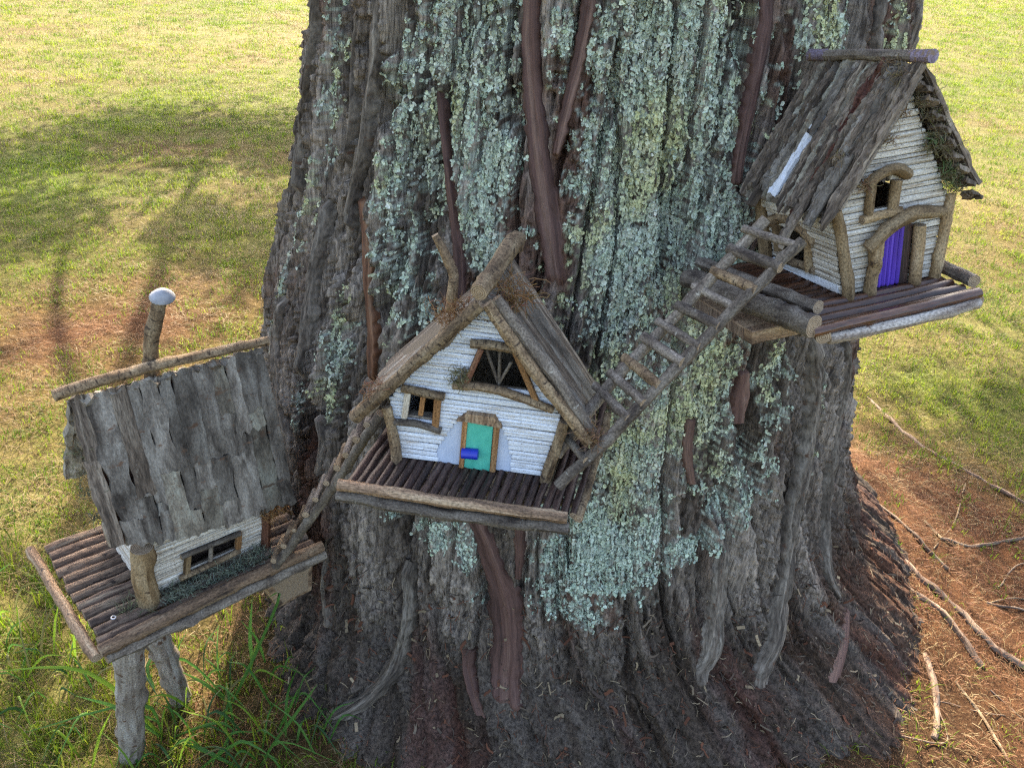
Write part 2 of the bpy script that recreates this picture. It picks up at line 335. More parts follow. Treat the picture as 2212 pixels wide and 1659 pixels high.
def strands(name, spots, n, length, parent, col, colv=.35, rad=.0005, kind='stuff', curl=1.0, flat=.6, mat='moss'):
    """tangle of thin curled fibres growing round the given spots (centre, radius)"""
    V = []; Fc = []; C = []; b = 0; col = np.asarray(col, float)
    for c, r in spots:
        for _ in range(n):
            p = np.array(c)+rng.normal(size=3)*np.array([1, 1, flat])*r*.5; d = rng.normal(size=3); d /= np.linalg.norm(d); l = length*rng.uniform(.5, 1.2)
            cc = np.clip(col*(1+rng.uniform(-colv, colv))+rng.normal(size=3)*.01, .01, 1); s = np.cross(d, rng.normal(size=3)); s /= np.linalg.norm(s)+1e-6
            for k in range(5):
                V += [p-s*rad, p+s*rad]; C += [cc, cc]
                if k < 4: Fc.append((b+2*k, b+2*k+1, b+2*k+3, b+2*k+2))
                p = p+d*l/4; d = d+rng.normal(size=3)*.55*curl; d /= np.linalg.norm(d)
            b += 10
    o = mk(name, V, np.array(Fc), M[mat], parent, None, None, True, np.array(C))
    if kind: o['kind'] = kind
    return o
def euler(yaw, roll, pitch):
    cy, sy = math.cos(yaw), math.sin(yaw); c, s = math.cos(roll), math.sin(roll); cp, sp = math.cos(pitch), math.sin(pitch)
    return np.array([[cy, -sy, 0], [sy, cy, 0], [0, 0, 1]])@np.array([[c, 0, s], [0, 1, 0], [-s, 0, c]])@np.array([[1, 0, 0], [0, cp, -sp], [0, sp, cp]])
def place_mat(o, R, s=1.0): return Matrix([[R[i][0]*s, R[i][1]*s, R[i][2]*s, o[i]] for i in range(3)]+[[0, 0, 0, 1]])

# ================================================================== SETTING: ground
def ground_z(x, y):
    d = np.hypot(x-.25, y-1.8)
    z = .018*fbm(x*1.3, y*1.3, 77, 3)+.10*np.exp(-(np.clip(d-.8, 0, 9)/.28)**2)*(.7+.3*noise(x*3, y*3, 3))-.02
    near = np.exp(-(np.hypot(x, y-1.5)/3.0)**2)
    z = z+near*(.011*fbm(x*13, y*13, 8, 3)+.006*noise(x*32, y*32, 9))
    return z
def axis_pts(c, near, step, far):
    a = list(np.arange(-near, near+step*.5, step)); s = step; x = near
    while x < far: s *= 1.13; x += s; a.append(x); a.insert(0, -x)
    return np.array(a)+c
gx = axis_pts(0.0, 2.6, .016, 90); gy = axis_pts(1.6, 1.6, .016, 120)
X, Y = np.meshgrid(gx, gy); Z = ground_z(X, Y); ny_, nx_ = X.shape
idx = np.arange(nx_*ny_).reshape(ny_, nx_)
GF = np.stack([idx[:-1, :-1], idx[:-1, 1:], idx[1:, 1:], idx[1:, :-1]], -1).reshape(-1, 4)
def groundmat():
    m, nt, p = newmat('soil_and_turf', .95, .1)
    a = nt.nodes.new('ShaderNodeAttribute'); a.attribute_name = 'Col'; tc = nt.nodes.new('ShaderNodeTexCoord'); v = tc.outputs['Object']
    n1 = nz(nt, v, 38, 6, .7); n2 = nz(nt, v, 190, 4, .7); n3 = nz(nt, v, 7, 5, .65)
    c = mix(nt, .9, a.outputs['Color'], ramp(nt, n1, [(.3, (.4, .36, .34)), (.7, (1.35, 1.3, 1.2))]), 'MULTIPLY')
    c = mix(nt, ramp(nt, n2, [(.58, (0, 0, 0)), (.66, (1, 1, 1))]), c, (.24, .17, .09))
    c = mix(nt, .5, c, ramp(nt, n3, [(.3, (.55, .5, .45)), (.7, (1.2, 1.2, 1.2))]), 'MULTIPLY')
    nt.links.new(c, p.inputs['Base Color']); nt.links.new(bump(nt, n2, .8, .004, bump(nt, n1, .9, .02)), p.inputs['Normal']); return m
B = bare_amount(X, Y)[..., None]; Dy = dry_amount(X, Y)[..., None]
soil = np.array([.10, .042, .023]); turf = np.array([.08, .105, .02])*(1-Dy)+np.array([.19, .165, .07])*Dy
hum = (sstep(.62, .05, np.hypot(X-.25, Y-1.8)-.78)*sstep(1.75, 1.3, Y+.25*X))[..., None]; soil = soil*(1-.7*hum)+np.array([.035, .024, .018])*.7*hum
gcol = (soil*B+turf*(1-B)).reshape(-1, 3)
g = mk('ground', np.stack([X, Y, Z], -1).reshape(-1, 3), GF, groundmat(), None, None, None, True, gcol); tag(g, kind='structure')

# ================================================================== THE TREE
AY = 1.82
TZ = np.array([-.3, 0, .05, .1, .2, .3, .4, .5, .6, .7, .8, .9, 1.0, 1.1, 1.2, 1.3, 1.4, 1.6, 1.8, 2.0, 2.4, 4.0])
TA = np.array([.287, .287, .261, .233, .169, .142, .123, .112, .106, .104, .106, .114, .124, .127, .128, .129, .13, .106, .09, .08, .07, .05])
TR = np.array([1.05, .943, .911, .88, .813, .783, .763, .748, .735, .717, .696, .675, .652, .634, .62, .603, .591, .556, .535, .52, .5, .44])
def base_r(th, z):
    r = np.interp(z, TZ, TR); f = np.exp(-(th/.72)**2)*np.exp(-(np.clip(z, -.1, 9)/.26))
    r = r*(1-.02*f)
    zc_ = np.clip(z, -.1, 9); r = r+.15*np.exp(-((th+.62)/.42)**2)*np.exp(-zc_/.10)+.08*np.exp(-((th-.62)/.3)**2)*np.exp(-zc_/.09)+.05*np.exp(-zc_/.13)*noise(th*3.3, z*.8+4, 21)*(1-.7*sstep(.5, .8, th))+.012*noise(th*4.1+.6*z, z*1.1, 22)
    return r
def tp(th, z, r):
    return np.stack([np.interp(z, TZ, TA)+r*np.sin(th), AY-r*np.cos(th), z+0*th], -1)
def trunk_hit(px):
    """(theta, z) where a sight line meets the trunk's smooth body"""
    d = ray(*px); t = np.arange(.6, 3.2, .0015); P = CAM+d*t[:, None]
    ax = np.interp(P[:, 2], TZ, TA); dx = P[:, 0]-ax; dy = AY-P[:, 1]; th = np.arctan2(dx, dy); rr = np.hypot(dx, dy); ins = rr < base_r(th, P[:, 2])
    k = np.argmax(ins) if ins.any() else np.argmin(rr-base_r(th, P[:, 2]))
    return th[k], P[k, 2]
# strips of bark that lie proud of the trunk: photograph path, half width in metres, material, height above the body
STRIPS = [
 ([(1140, -60), (1142, 100), (1158, 300), (1182, 480), (1203, 640)], [.019, .020, .022, .024, .016], 'strip', .002, 'long smooth red strip of bark running up the middle of the trunk'),
 ([(1272, -60), (1258, 80), (1240, 170), (1212, 280), (1196, 350)], [.014, .013, .013, .012, .006], 'strip', .002, 'thinner red bark strip joining the long one from the right'),
 ([(1668, -60), (1655, 100), (1632, 220), (1608, 330), (1595, 420)], [.019, .019, .017, .013, .008], 'strip', .002, 'dark red bark strip left of the bark-roofed house'),
 ([(938, 175), (955, 300), (970, 420), (985, 560), (990, 680)], [.004, .010, .012, .013, .010], 'strip', .001, 'narrow red strip above the bent chimney'),
 ([(775, 425), (785, 500), (790, 620), (797, 740), (800, 840)], [.010, .012, .013, .013, .008], 'strip_orange', .007, 'orange brown strip of peeled bark'),
 ([(1020, 1120), (1050, 1190), (1085, 1300), (1095, 1430), (1092, 1560)], [.018, .022, .030, .036, .026], 'strip', .002, 'broad grey red bark sheet under the white house'),
 ([(1120, 1130), (1122, 1190), (1118, 1262)], [.010, .012, .006], 'strip', .006, None),
 ([(1612, 805), (1606, 860), (1600, 925)], [.018, .02, .012], 'strip', .004, None),
 ([(822, -40), (815, 100), (798, 220), (786, 330), (762, 430), (755, 500)], [.012, .013, .012, .011, .012, .008], 'rope', .016, None),
 ([(788, -40), (770, 120), (765, 240), (748, 360)], [.008, .009, .008, .007], 'rope', .012, None),
 ([(705, 430), (692, 520), (672, 620), (664, 700), (650, 820)], [.012, .013, .013, .013, .012], 'rope', .016, None),
 ([(690, -30), (672, 140), (655, 300), (640, 420)], [.010, .011, .012, .009], 'rope', .015, None),
 ([(612, 640), (600, 740), (606, 860), (625, 980), (640, 1100)], [.016, .017, .017, .015, .014], 'rope', .016, None),
 ([(690, 900), (700, 960), (690, 1030)], [.013, .017, .012], 'rope', .014, None),
 ([(1772, 730), (1760, 850), (1745, 960), (1722, 1080), (1702, 1220), (1680, 1360), (1652, 1490)], [.015, .016, .016, .017, .020, .024, .018], 'rope', .016, None),
 ([(1832, 720), (1818, 840), (1796, 980), (1782, 1120), (1788, 1240), (1822, 1300)], [.012, .012, .010, .010, .013, .012], 'rope', .016, None),
 ([(1835, 1320), (1832, 1400), (1808, 1480)], [.013, .014, .018], 'strip', .004, None),
 ([(880, 1215), (884, 1320), (862, 1420), (800, 1500), (705, 1560)], [.014, .014, .014, .018, .016], 'rope', .014, None),
 ([(1570, 1180), (1556, 1300), (1545, 1400), (1525, 1500)], [.016, .022, .024, .010], 'rope', .001, None),
 ([(1010, 1400), (1015, 1480), (1038, 1560)], [.014, .016, .012], 'strip', .006, None),
 ([(715, 1150), (705, 1260), (708, 1360)], [.009, .010, .010], 'rope', .014, None),
 ([(1500, 905), (1490, 980), (1502, 1060)], [.01, .012, .008], 'strip', .002, None),
 ([(1905, -30), (1895, 60), (1888, 130)], [.012, .013, .012], 'rope', .014, None),
]
SP = []
for path, hw, mt, hgt, lab in STRIPS:
    tz = np.array([trunk_hit(p) for p in path]); SP.append((catmull(tz, 60), np.interp(np.linspace(0, 1, 60), np.linspace(0, 1, len(hw)), hw)))
nf, nb, nz_, nt_ = 640, 60, 740, 40
th = np.concatenate([np.linspace(-1.75, 1.75, nf), np.linspace(1.75, 2*np.pi-1.75, nb+2)[1:-1]])
zz = np.concatenate([np.linspace(-.12, 1.62, nz_), np.linspace(1.62, 4.0, nt_+1)[1:]])
TH, ZG = np.meshgrid(th, zz); thw = np.where(TH > np.pi, TH-2*np.pi, TH)
ths = TH/(2*np.pi)
BR = base_r(thw, ZG); _ds = np.sqrt(np.diff(ZG, axis=0)**2+np.diff(BR, axis=0)**2); ZS = ZG[-1:]-np.concatenate([np.cumsum(_ds[::-1], axis=0)[::-1], np.zeros((1, ZG.shape[1]))], 0)
def per(fx, fz, s, dz=0):                        # noise that closes on itself round the trunk
    return noise_p(TH+WX, ZS+dz, fx, fz, s)
def noise_p(t, z, fx, fz, s):
    n = max(1, int(round(2*np.pi*.68*fx)))
    x = (t/(2*np.pi))*n
    return noise_wrap(x, z*fz, n, s)
def noise_wrap(x, y, n, s):
    xi = np.floor(x); yi = np.floor(y); fx = (x-xi).astype(np.float32); fy = (y-yi).astype(np.float32); xi = xi.astype(np.int64); yi = yi.astype(np.int64)
    def g(a, b):
        k = _h((xi+a) % n, yi+b, s); return _GX[k]*(fx-a)+_GY[k]*(fy-b)
    u = fx*fx*fx*(fx*(fx*6-15)+10); v = fy*fy*fy*(fy*(fy*6-15)+10)
    a = g(0, 0); b = g(1, 0); c = g(0, 1); d = g(1, 1)
    return ((a+u*(b-a))*(1-v)+(c+u*(d-c))*v)*1.5
WX = 0
WX = .020*per(5, .9, 1)+.006*per(16, 4, 2)+.0035*per(45, 22, 3)
n1 = per(11, .8, 11); n2 = per(26, 1.7, 12); n3 = per(62, 7, 13); n4 = per(150, 13, 14); n5 = per(270, 26, 15)
pl = per(7, 1.8, 16); ch = per(34, 19, 17); ch2 = per(90, 60, 18)
left = sstep(-.35, -.7, thw)+sstep(.75, 1.0, thw)*.7; low = sstep(.42, .12, ZG)
n1 = n1+.05*n3+.03*n4; n2 = n2+.08*n4+.05*n5; lk_ = 1-.65*low
crack1 = (1-sstep(.02, .10, np.abs(n1)))*lk_; crack2 = (1-sstep(.02, .13, np.abs(n2)))*lk_; crack3 = 1-sstep(0, .2, np.abs(n3))
lowb0 = sstep(.30, .06, ZG)
pa = per(17, 1.7, 31)+.4*per(60, 12, 32)+.2*per(150, 60, 33); pb = per(29, 3.2, 34)+.45*per(85, 18, 35)+.2*per(170, 80, 36)
st1 = sstep(-.03, .05, pa); st2 = sstep(-.03, .06, pb); st3 = sstep(.25, .31, pa)
cr4 = (1-sstep(0, .10, np.abs(per(40, 2.6, 37)+.12*per(170, 60, 38))))*sstep(-.2, .3, per(12, 4, 39))
fl = 1-.75*lowb0
mid = sstep(-.15, .1, thw)*sstep(.75, .5, thw)*sstep(.3, .5, ZG)
cr5 = 1-sstep(.02, .2, np.abs(per(105, 6.5, 61))); cr6 = 1-sstep(.02, .25, np.abs(per(190, 15, 62)))
D = -.013+(.006+.004*left)*pl+((.009+.007*left)*st1+(.006+.003*left)*st2+.005*st3-.016*cr4*(1-.6*mid))*fl-crack1*(.042+.040*left)-crack2*(.022+.018*left)*(1-.6*mid)*(.35+.9*sstep(-.1, .4, per(5, 1.5, 19)))-(crack3*.008+cr5*.0055+cr6*.0025)*fl+(.003*n4+.0016*n5)*fl+.003*ch*(1+low)+.0016*ch2
lowb = sstep(.2, .02, ZG); D += low*(.016*per(9, 7, 23)+.010*per(24, 14, 24)+.005*per(60, 34, 25))+lowb0*(1-.7*sstep(.45, .8, thw))*(.020*per(8, 9, 26)+.022*np.abs(per(20, 20, 27))+.014*np.abs(per(48, 44, 28))+.007*per(110, 100, 29))+left*.003*n2
cover = np.zeros_like(D)                          # where a bark strip lies on the body
for (tz, hw) in SP:
    z0, z1 = tz[:, 1].min(), tz[:, 1].max(); o = np.argsort(tz[:, 1]); tc_ = np.interp(ZG, tz[o, 1], tz[o, 0]); wc = np.interp(ZG, tz[o, 1], hw[o])
    dd = np.abs(thw-tc_)*.68; k = sstep(1.35, .85, dd/np.maximum(wc, .003))*((ZG > z0) & (ZG < z1)); cover = np.maximum(cover, k)
D = D*(1-.88*cover)-.013*cover
RRAD = BR+D; TP = tp(TH, ZG, RRAD)
# own colours of the bark
cA, cB, cC, cD = np.array([.062, .046, .036]), np.array([.33, .275, .23]), np.array([.12, .055, .036]), np.array([.040, .026, .017])
m1 = sstep(-.35, .5, per(12, 2.2, 41)+.45*n3)[..., None]; m2 = sstep(.12, .55, per(6, 1.6, 42)+.4*per(30, 5, 43))[..., None]
m1 = np.clip(m1*.6+.28*st1[..., None]+.24*st2[..., None]-.05, 0, 1); TC = cA*(1-m1)+cB*m1; TC = TC*(1-m2*.75)+cC*m2*.75
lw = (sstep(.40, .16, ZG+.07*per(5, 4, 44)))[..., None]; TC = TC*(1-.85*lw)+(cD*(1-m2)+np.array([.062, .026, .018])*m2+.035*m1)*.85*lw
rt = (sstep(.45, .85, thw)*sstep(.42, .14, ZG)*sstep(-.3, .3, per(14, 3, 45)))[..., None]; TC = TC*(1-.7*rt)+np.array([.09, .037, .02])*.7*rt
# lichen cover: patches seen in the photograph, then broken up
BLOBS = [(1000, 160, 150, 240, .95), (1450, 180, 210, 280, 1.05), (1430, 480, 200, 240, 1.2), (1310, 380, 90, 200, .95), (870, 250, 70, 300, .75), (1050, 430, 70, 180, .95), (730, 150, 50, 220, .7),
 (620, 570, 34, 210, .75), (680, 420, 30, 160, .4), (860, 560, 60, 160, .75), (725, 780, 50, 130, .75), (640, 880, 35, 60, .6), (900, 690, 50, 80, .55), (1560, 600, 90, 180, 1.0), (1500, 880, 140, 150, .95),
 (1350, 1000, 100, 120, 1.0), (1285, 1190, 120, 130, 1.45), (1250, 1320, 70, 40, 1.0), (1400, 1160, 60, 150, .85), (1500, 1195, 75, 32, 1.2), (1600, 1060, 80, 90, .85), (1680, 820, 60, 120, .65), (1765, 900, 35, 180, .35),
 (850, 1105, 40, 25, .9), (920, 1150, 50, 40, 1.0), (1010, 1175, 40, 60, .85), (1030, 1300, 25, 25, .55), (1800, 60, 90, 110, .85), (1930, 60, 40, 90, .5), (1220, 60, 60, 90, .5), (1330, 760, 60, 130, .7), (1200, 60, 500, 60, .3), (1640, 250, 60, 120, .5)]
LM = np.zeros_like(D)
for (x, y, rx, ry, wt) in BLOBS:
    t0, z0 = trunk_hit((x, y)); LM = np.maximum(LM, wt*np.exp(-(((thw-t0)*.68/(rx/1330))**2+((ZG-z0)/(ry/1130))**2)*.9))
pat = .4*per(13, 13, 51)+.5*per(33, 33, 52)+.55*per(75, 75, 53)
LR = LM.copy(); cut = (1-cover)*(1-.75*np.clip(crack1*(1-.5*mid)+crack2*.6*(1-.6*mid)+.4*cr4*(1-mid), 0, 1))*sstep(.04, .2, LR)
LM = np.clip(LR-.33+.8*pat, 0, 1)*cut; LK = np.clip(LR*1.05-.22+.75*pat+.25*per(130, 100, 58), 0, 1)*cut*sstep(.05, .22, LR)
yl = sstep(-.05, .35, per(7, 5, 54)+.3*per(26, 18, 55))[..., None]*sstep(.35, .6, ZG)[..., None]
LC = np.array([.42, .47, .40])*(1-yl)+np.array([.42, .44, .28])*yl
lk = (sstep(.04, .3, LK)*sstep(-.25, .15, per(150, 120, 56)+.4*per(60, 45, 59)))[..., None]; TC = TC*(1-.8*lk)+LC*.8*lk
ny_, nx_ = TH.shape; idx = np.arange(nx_*ny_).reshape(ny_, nx_); nxt = np.roll(idx, -1, 1)
TF = np.stack([idx[:-1], nxt[:-1], nxt[1:], idx[1:]], -1).reshape(-1, 4)
tree = tag(empty('old_tree', mat=Matrix.Translation((.12, AY, 0))), 'massive old tree with furrowed grey bark crusted in teal lichen carrying the little houses', 'tree')
tinv = Matrix.Translation((-.12, -AY, 0)); off = np.array([.12, AY, 0])
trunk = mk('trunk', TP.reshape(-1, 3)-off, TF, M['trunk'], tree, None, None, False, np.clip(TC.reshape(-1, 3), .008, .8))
for (path, hw_, mt, hgt, lab), (tz, hw) in zip(STRIPS, SP):
    n = 130; k = 17; sd = random.randrange(999); q_ = np.linspace(0, 59, n); tz = np.stack([np.interp(q_, range(60), tz[:, 0]), np.interp(q_, range(60), tz[:, 1])], 1); hw = np.interp(q_, range(60), hw)
    cs = np.linspace(-1, 1, k)[None, :]; zc = tz[:, 1][:, None]; s = np.linspace(0, 1, n)[:, None]
    ef = 1+np.abs(cs)**3*np.minimum(1, .014/hw[:, None])*(.35*noise(zc*55, np.sign(cs)*1.7+0*zc, sd+9)+.3*noise(zc*110, np.sign(cs)*1.7+0*zc, sd+10))+.24*noise(zc*14+sd, np.sign(cs)*3.3+0*zc, sd)
    t = tz[:, 0][:, None]+cs*hw[:, None]*ef/.68; endf = sstep(0, .05, s)*sstep(1, .93, s)
    prof = (1-np.abs(cs)**(3.5 if mt == 'rope' else 7))
    h = -.008+(hgt+(.006 if mt == 'rope' else -.001))*prof*(.75+.25*endf)+.0035*noise(cs*hw[:, None]*60+sd, zc*3, sd+2)*prof+.0022*noise(cs*hw[:, None]*190, zc*9, sd+3)+(-.014)*(1-prof)-.016*(1-endf)
    if mt == 'rope':
        wq = cs*hw[:, None]+.004*noise(zc*22, cs*2, sd+6); h = h*.8+prof*(.004*noise(wq*110+sd, zc*6, sd+4)-.007*(1-sstep(0, .15, np.abs(noise(wq*70+sd, zc*5, sd+7))))+.003*sstep(-.03, .05, noise(wq*50, zc*9+sd, sd+8)))
    else: h = h+prof*(.0022*sstep(-.03, .04, noise(cs*hw[:, None]*45+sd, zc*5, sd+4))-.0035*(1-sstep(0, .06, np.abs(noise(cs*hw[:, None]*40+sd, zc*2.2, sd+5)))))
    P = tp(t, zc+0*cs, base_r(t, zc+0*cs)+h)-off
    ii = np.arange(n*k).reshape(n, k); Fq = np.stack([ii[:-1, :-1], ii[:-1, 1:], ii[1:, 1:], ii[1:, :-1]], -1).reshape(-1, 4)
    if tz[0, 1] > tz[-1, 1]: Fq = Fq[:, ::-1]
    uv = np.stack([cs*hw[:, None]+sd*.1+0*zc, zc+0*cs], -1).reshape(-1, 2)
    o = mk('bark_strip', P.reshape(-1, 3), Fq, M[mt], tree, uv)
    if lab: o['label'] = lab
# lichen lobes standing off the bark
GU = np.gradient(TP, axis=1); GV = np.gradient(TP, axis=0); NN = np.cross(GU, GV); NN /= np.linalg.norm(NN, axis=-1)[..., None]+1e-9
if (NN[100, 300]@np.array([0, -1, 0])) < 0: NN = -NN
pr = ((LM**.8+.05*LK)*(np.abs(thw) < 1.6)*(ZG < 1.6)).ravel(); pr /= pr.sum()
NR = 10500; cen = rng.choice(pr.size, NR, p=pr); nl = 5+(rng.random(NR)*12).astype(int); RRs = .0022+.0085*rng.random(NR)**2.2
src = np.repeat(np.arange(NR), nl); NL = len(src); rr_ = RRs[src]*np.sqrt(rng.random(NL)); aa = rng.random(NL)*6.283
gi_ = cen[src]//TH.shape[1]; gj_ = cen[src] % TH.shape[1]
gi_ = np.clip(np.rint(gi_+rr_*np.sin(aa)/(1.74/nz_)).astype(int), 0, TH.shape[0]-1); gj_ = np.clip(np.rint(gj_+rr_*np.cos(aa)/(.68*3.5/nf)).astype(int), 0, nf-1); pick = gi_*TH.shape[1]+gj_
K = 6; pp = TP.reshape(-1, 3)[pick]; nn = NN.reshape(-1, 3)[pick]
okk = (LK.ravel()[pick] > .02)|(rng.random(NL) < .25); src, pp, nn, pick, aa = src[okk], pp[okk], nn[okk], pick[okk], aa[okk]; NL = len(src)
upv = np.array([0, 0, 1.0]); e1_ = np.cross(upv, nn); e1_ /= np.linalg.norm(e1_, axis=1)[:, None]+1e-9; e2_ = np.cross(nn, e1_)
outd = e1_*np.cos(aa)[:, None]+e2_*np.sin(aa)[:, None]
nn = nn+np.array([0, -.2, .1])-outd*.28+rng.normal(size=nn.shape)*.3; nn /= np.linalg.norm(nn, axis=1)[:, None]
pp = pp+rng.normal(size=pp.shape)*.0007
t1 = outd-nn*(outd*nn).sum(1)[:, None]; t1 /= np.linalg.norm(t1, axis=1)[:, None]+1e-9; t2 = np.cross(nn, t1)
rad = (.0011+.0022*rng.random(NL)**1.4)*(.7+.5*RRs[src]/.006).clip(.7, 1.5); an = (np.arange(K)/K*6.283)[None, :]+rng.random((NL, K))*.7
r1 = rad[:, None]*(.6+.5*rng.random((NL, K))); lift = rad[:, None]*(.05+.5*rng.random((NL, K)))
RG_ = pp[:, None]+t1[:, None]*(np.cos(an)*r1*1.25)[..., None]+t2[:, None]*(np.sin(an)*r1*.85)[..., None]+nn[:, None]*(lift+.001)[..., None]
LV = np.concatenate([(pp+nn*.0006)[:, None], RG_], 1); nv = 1+K; b = (np.arange(NL)*nv)[:, None]; j = np.arange(K); j2 = (j+1) % K
f1 = np.stack([b+0*j, b+1+j, b+1+j2], -1).reshape(-1, 3)
ylp = (yl.reshape(-1)[cen]*(rng.random(NR) < .9))[src][:, None]; wh = (sstep(-.1, .45, per(26, 19, 57)).reshape(-1)[cen]*rng.random(NR))[src][:, None]
lcol = np.array([.48, .54, .425])*(1-ylp)+np.array([.56, .57, .33])*ylp; lcol = lcol*(1-.6*wh)+np.array([.63, .62, .53])*.6*wh
cyan = sstep(.66, .5, pp[:, 2])[:, None]*.55; tone = (.66+.55*rng.random(NR))[src][:, None]; lcol = (lcol*(1-cyan)+np.array([.46, .56, .47])*cyan)*tone*(.75+.4*rng.random((NL, 1)))+rng.normal(size=(NL, 3))*.012
lc = np.repeat(lcol[:, None], nv, 1); lc[:, 1:] *= (1+.2*rng.random((NL, K, 1))); lc[:, 0] *= .8
o = mk('lichen', LV.reshape(-1, 3)-off, f1, M['lichen'], tree, None, None, True, np.clip(lc.reshape(-1, 3), .02, .75)); o['kind'] = 'stuff'

# a low limb reaching out over the lawn at left with its sprays of leaves, and loose fibres and chips caught at the foot of the trunk
LB = [(.1, 1.9, 3.85), (-.5, 3.6, 3.9), (-1.4, 5.6, 3.2), (-2.2, 7.6, 2.5), (-2.6, 9.0, 2.1)]
V, Fc, UV, mi = tube_geo(np.array(LB), [.13, .07, .045, .03, .015], seg=10, step=.08); mk('limb', V-off, Fc, [M['rope'], M['end']], tree, UV, mi)
LB2 = [(.2, 1.9, 3.8), (1.3, 3.4, 4.2), (1.9, 5.2, 3.7), (2.2, 6.5, 3.1)]  # unseen right limb, added with its leaf sprays to shade the ground there
V, Fc, UV, mi = tube_geo(np.array(LB2), [.15, .11, .08, .03], seg=10, step=.08); mk('limb', V-off, Fc, [M['rope'], M['end']], tree, UV, mi)
def sprays(cl, n):
    V = []; Fc = []; C = []; b = 0
    for c, r in cl:
        for _ in range(int(n*r)):
            p = np.array(c)+rng.normal(size=3)*np.array([r, r, r*.45])*.5; d = rng.normal(size=3); d /= np.linalg.norm(d); q = np.cross(d, rng.normal(size=3)); q /= np.linalg.norm(q); l = rng.uniform(.04, .09)
            V += [p-q*l*.3, p+q*l*.3, p+q*l*.25+d*l, p-q*l*.1+d*l*1.6]; C += [np.array([.05, .085, .025])*rng.uniform(.7, 1.4)]*4; Fc.append((b, b+1, b+2, b+3)); b += 4
    o = mk('foliage', np.array(V)-off, np.array(Fc), M['moss'], tree, None, None, True, np.array(C)); o['kind'] = 'stuff'
for bp in ([(-1.6, 6.0, 3.05), (-2.3, 6.9, 2.9), (-3.0, 8.0, 2.4)], [(-1.2, 5.1, 3.4), (-1.2, 6.6, 3.0), (-1.5, 8.2, 2.5)], [(-1.4, 5.6, 3.2), (-2.3, 6.0, 3.1), (-3.3, 6.9, 2.6)]):
    V, Fc, UV, mi = tube_geo(np.array(bp), [.035, .025, .01], seg=8, step=.08); mk('limb', V-off, Fc, [M['rope'], M['end']], tree, UV, mi)
sprays([((-2.9, 7.2, 2.6), .5), ((-2.6, 6.2, 3.0), .4), ((-1.35, 7.2, 2.8), .4), ((-2.5, 8.6, 2.15), .9), ((-2.1, 8.9, 2.3), .8), ((-3.2, 8.6, 2.2), .7), ((-1.6, 8.4, 2.3), .5), ((-1.9, 7.4, 2.6), .4), ((-3.6, 7.9, 2.4), .5), ((-1.1, 6.2, 3.0), .4), ((.2, 4.6, 3.7), .6), ((-1.0, 5.0, 3.5), .6), ((-.2, 3.2, 3.9), .8),
        ((1.3, 3.9, 4.1), .5), ((2.1, 4.9, 4.0), .6), ((1.9, 6.4, 3.0), .5), ((2.5, 6.8, 3.1), .6), ((1.4, 6.1, 3.1), .4), ((.9, 3.2, 4.1), .5), ((3.0, 6.3, 3.1), .5), ((1.7, 4.9, 3.9), .4)], 1700)
bz = np.where((np.abs(thw.ravel()) < 1.35) & (ZG.ravel() < .36) & (ZG.ravel() > -.02))[0]; V = []; Fc = []; C = []; b = 0
for q in rng.choice(bz, 7000):
    p = TP.reshape(-1, 3)[q]; nrm = NN.reshape(-1, 3)[q]; d = np.cross(nrm, rng.normal(size=3)); d /= np.linalg.norm(d); p = p+nrm*.002; l = rng.uniform(.006, .028); s_ = np.cross(nrm, d); wd_ = rng.uniform(.0004, .0009)*(1+2.5*(rng.random() < .15))
    cc = np.array(random.choice([(.26, .2, .13), (.12, .05, .03), (.09, .07, .055), (.05, .036, .03), (.05, .036, .03), (.15, .12, .09), (.12, .05, .03), (.07, .05, .04)]))*rng.uniform(.6, 1.2)
    for k in range(4):
        V += [p-s_*wd_, p+s_*wd_]; C += [cc, cc]
        if k < 3: Fc.append((b+2*k, b+2*k+1, b+2*k+3, b+2*k+2))
        p = p+d*l/3+nrm*rng.uniform(-.0005, .002); d = d+s_*rng.normal()*.4; d /= np.linalg.norm(d)
    b += 8
o = mk('bark_litter', np.array(V)-off, np.array(Fc), M['lichen'], tree, None, None, False, np.array(C)); o['kind'] = 'stuff'

# ================================================================== PLATFORMS, HOUSES, LADDERS
# ---------- middle house
A = atz((735, 1050), .80); Bq = atz((1222, 1118), .80); yv = (Bq-A)[:2]; W0 = atz((1010, 1008), .80)
MC = place_mat(W0, euler(math.atan2(yv[1], yv[0]), 0, 0))
pf = tag(empty('platform', mat=MC), 'dark slatted wooden platform under the white house with the teal door', 'platform')
n = 25
for i in range(n):
    x = -.158+(.163+.158)*i/(n-1); r = random.uniform(.0056, .0066)
    stick('slat', [(x, -.074+random.uniform(-.002, .002), -.004), (x+.018+random.uniform(-.002, .002), .07, -.004), (x+.035, .24, -.004)], r, pf, 'deck', seg=7, step=.03, rough=.12)
stick('edge_log', [(-.170, -.084, .0035), (0, -.087, .002), (.155, -.084, .001)], .0085, pf, 'edge', wob=.0012)
stick('edge_log', [(-.171, -.086, -.015), (0, -.088, -.019), (.158, -.086, -.017)], .0092, pf, 'stick_grey', wob=.003)
stick('side_log', [(.171, -.075, -.006), (.205, .2, -.006)], .007, pf, 'stick')
stick('joist', [(-.16, -.03, -.017), (.165, -.03, -.017)], .006, pf, 'stick_grey'); stick('joist', [(-.14, .1, -.017), (.18, .1, -.017)], .006, pf, 'stick_grey')
stick('bracket', [(-.09, -.05, -.024), (-.07, .28, -.03)], .011, pf, 'stick_grey'); stick('bracket', [(.1, -.05, -.024), (.12, .28, -.03)], .011, pf, 'stick_grey')

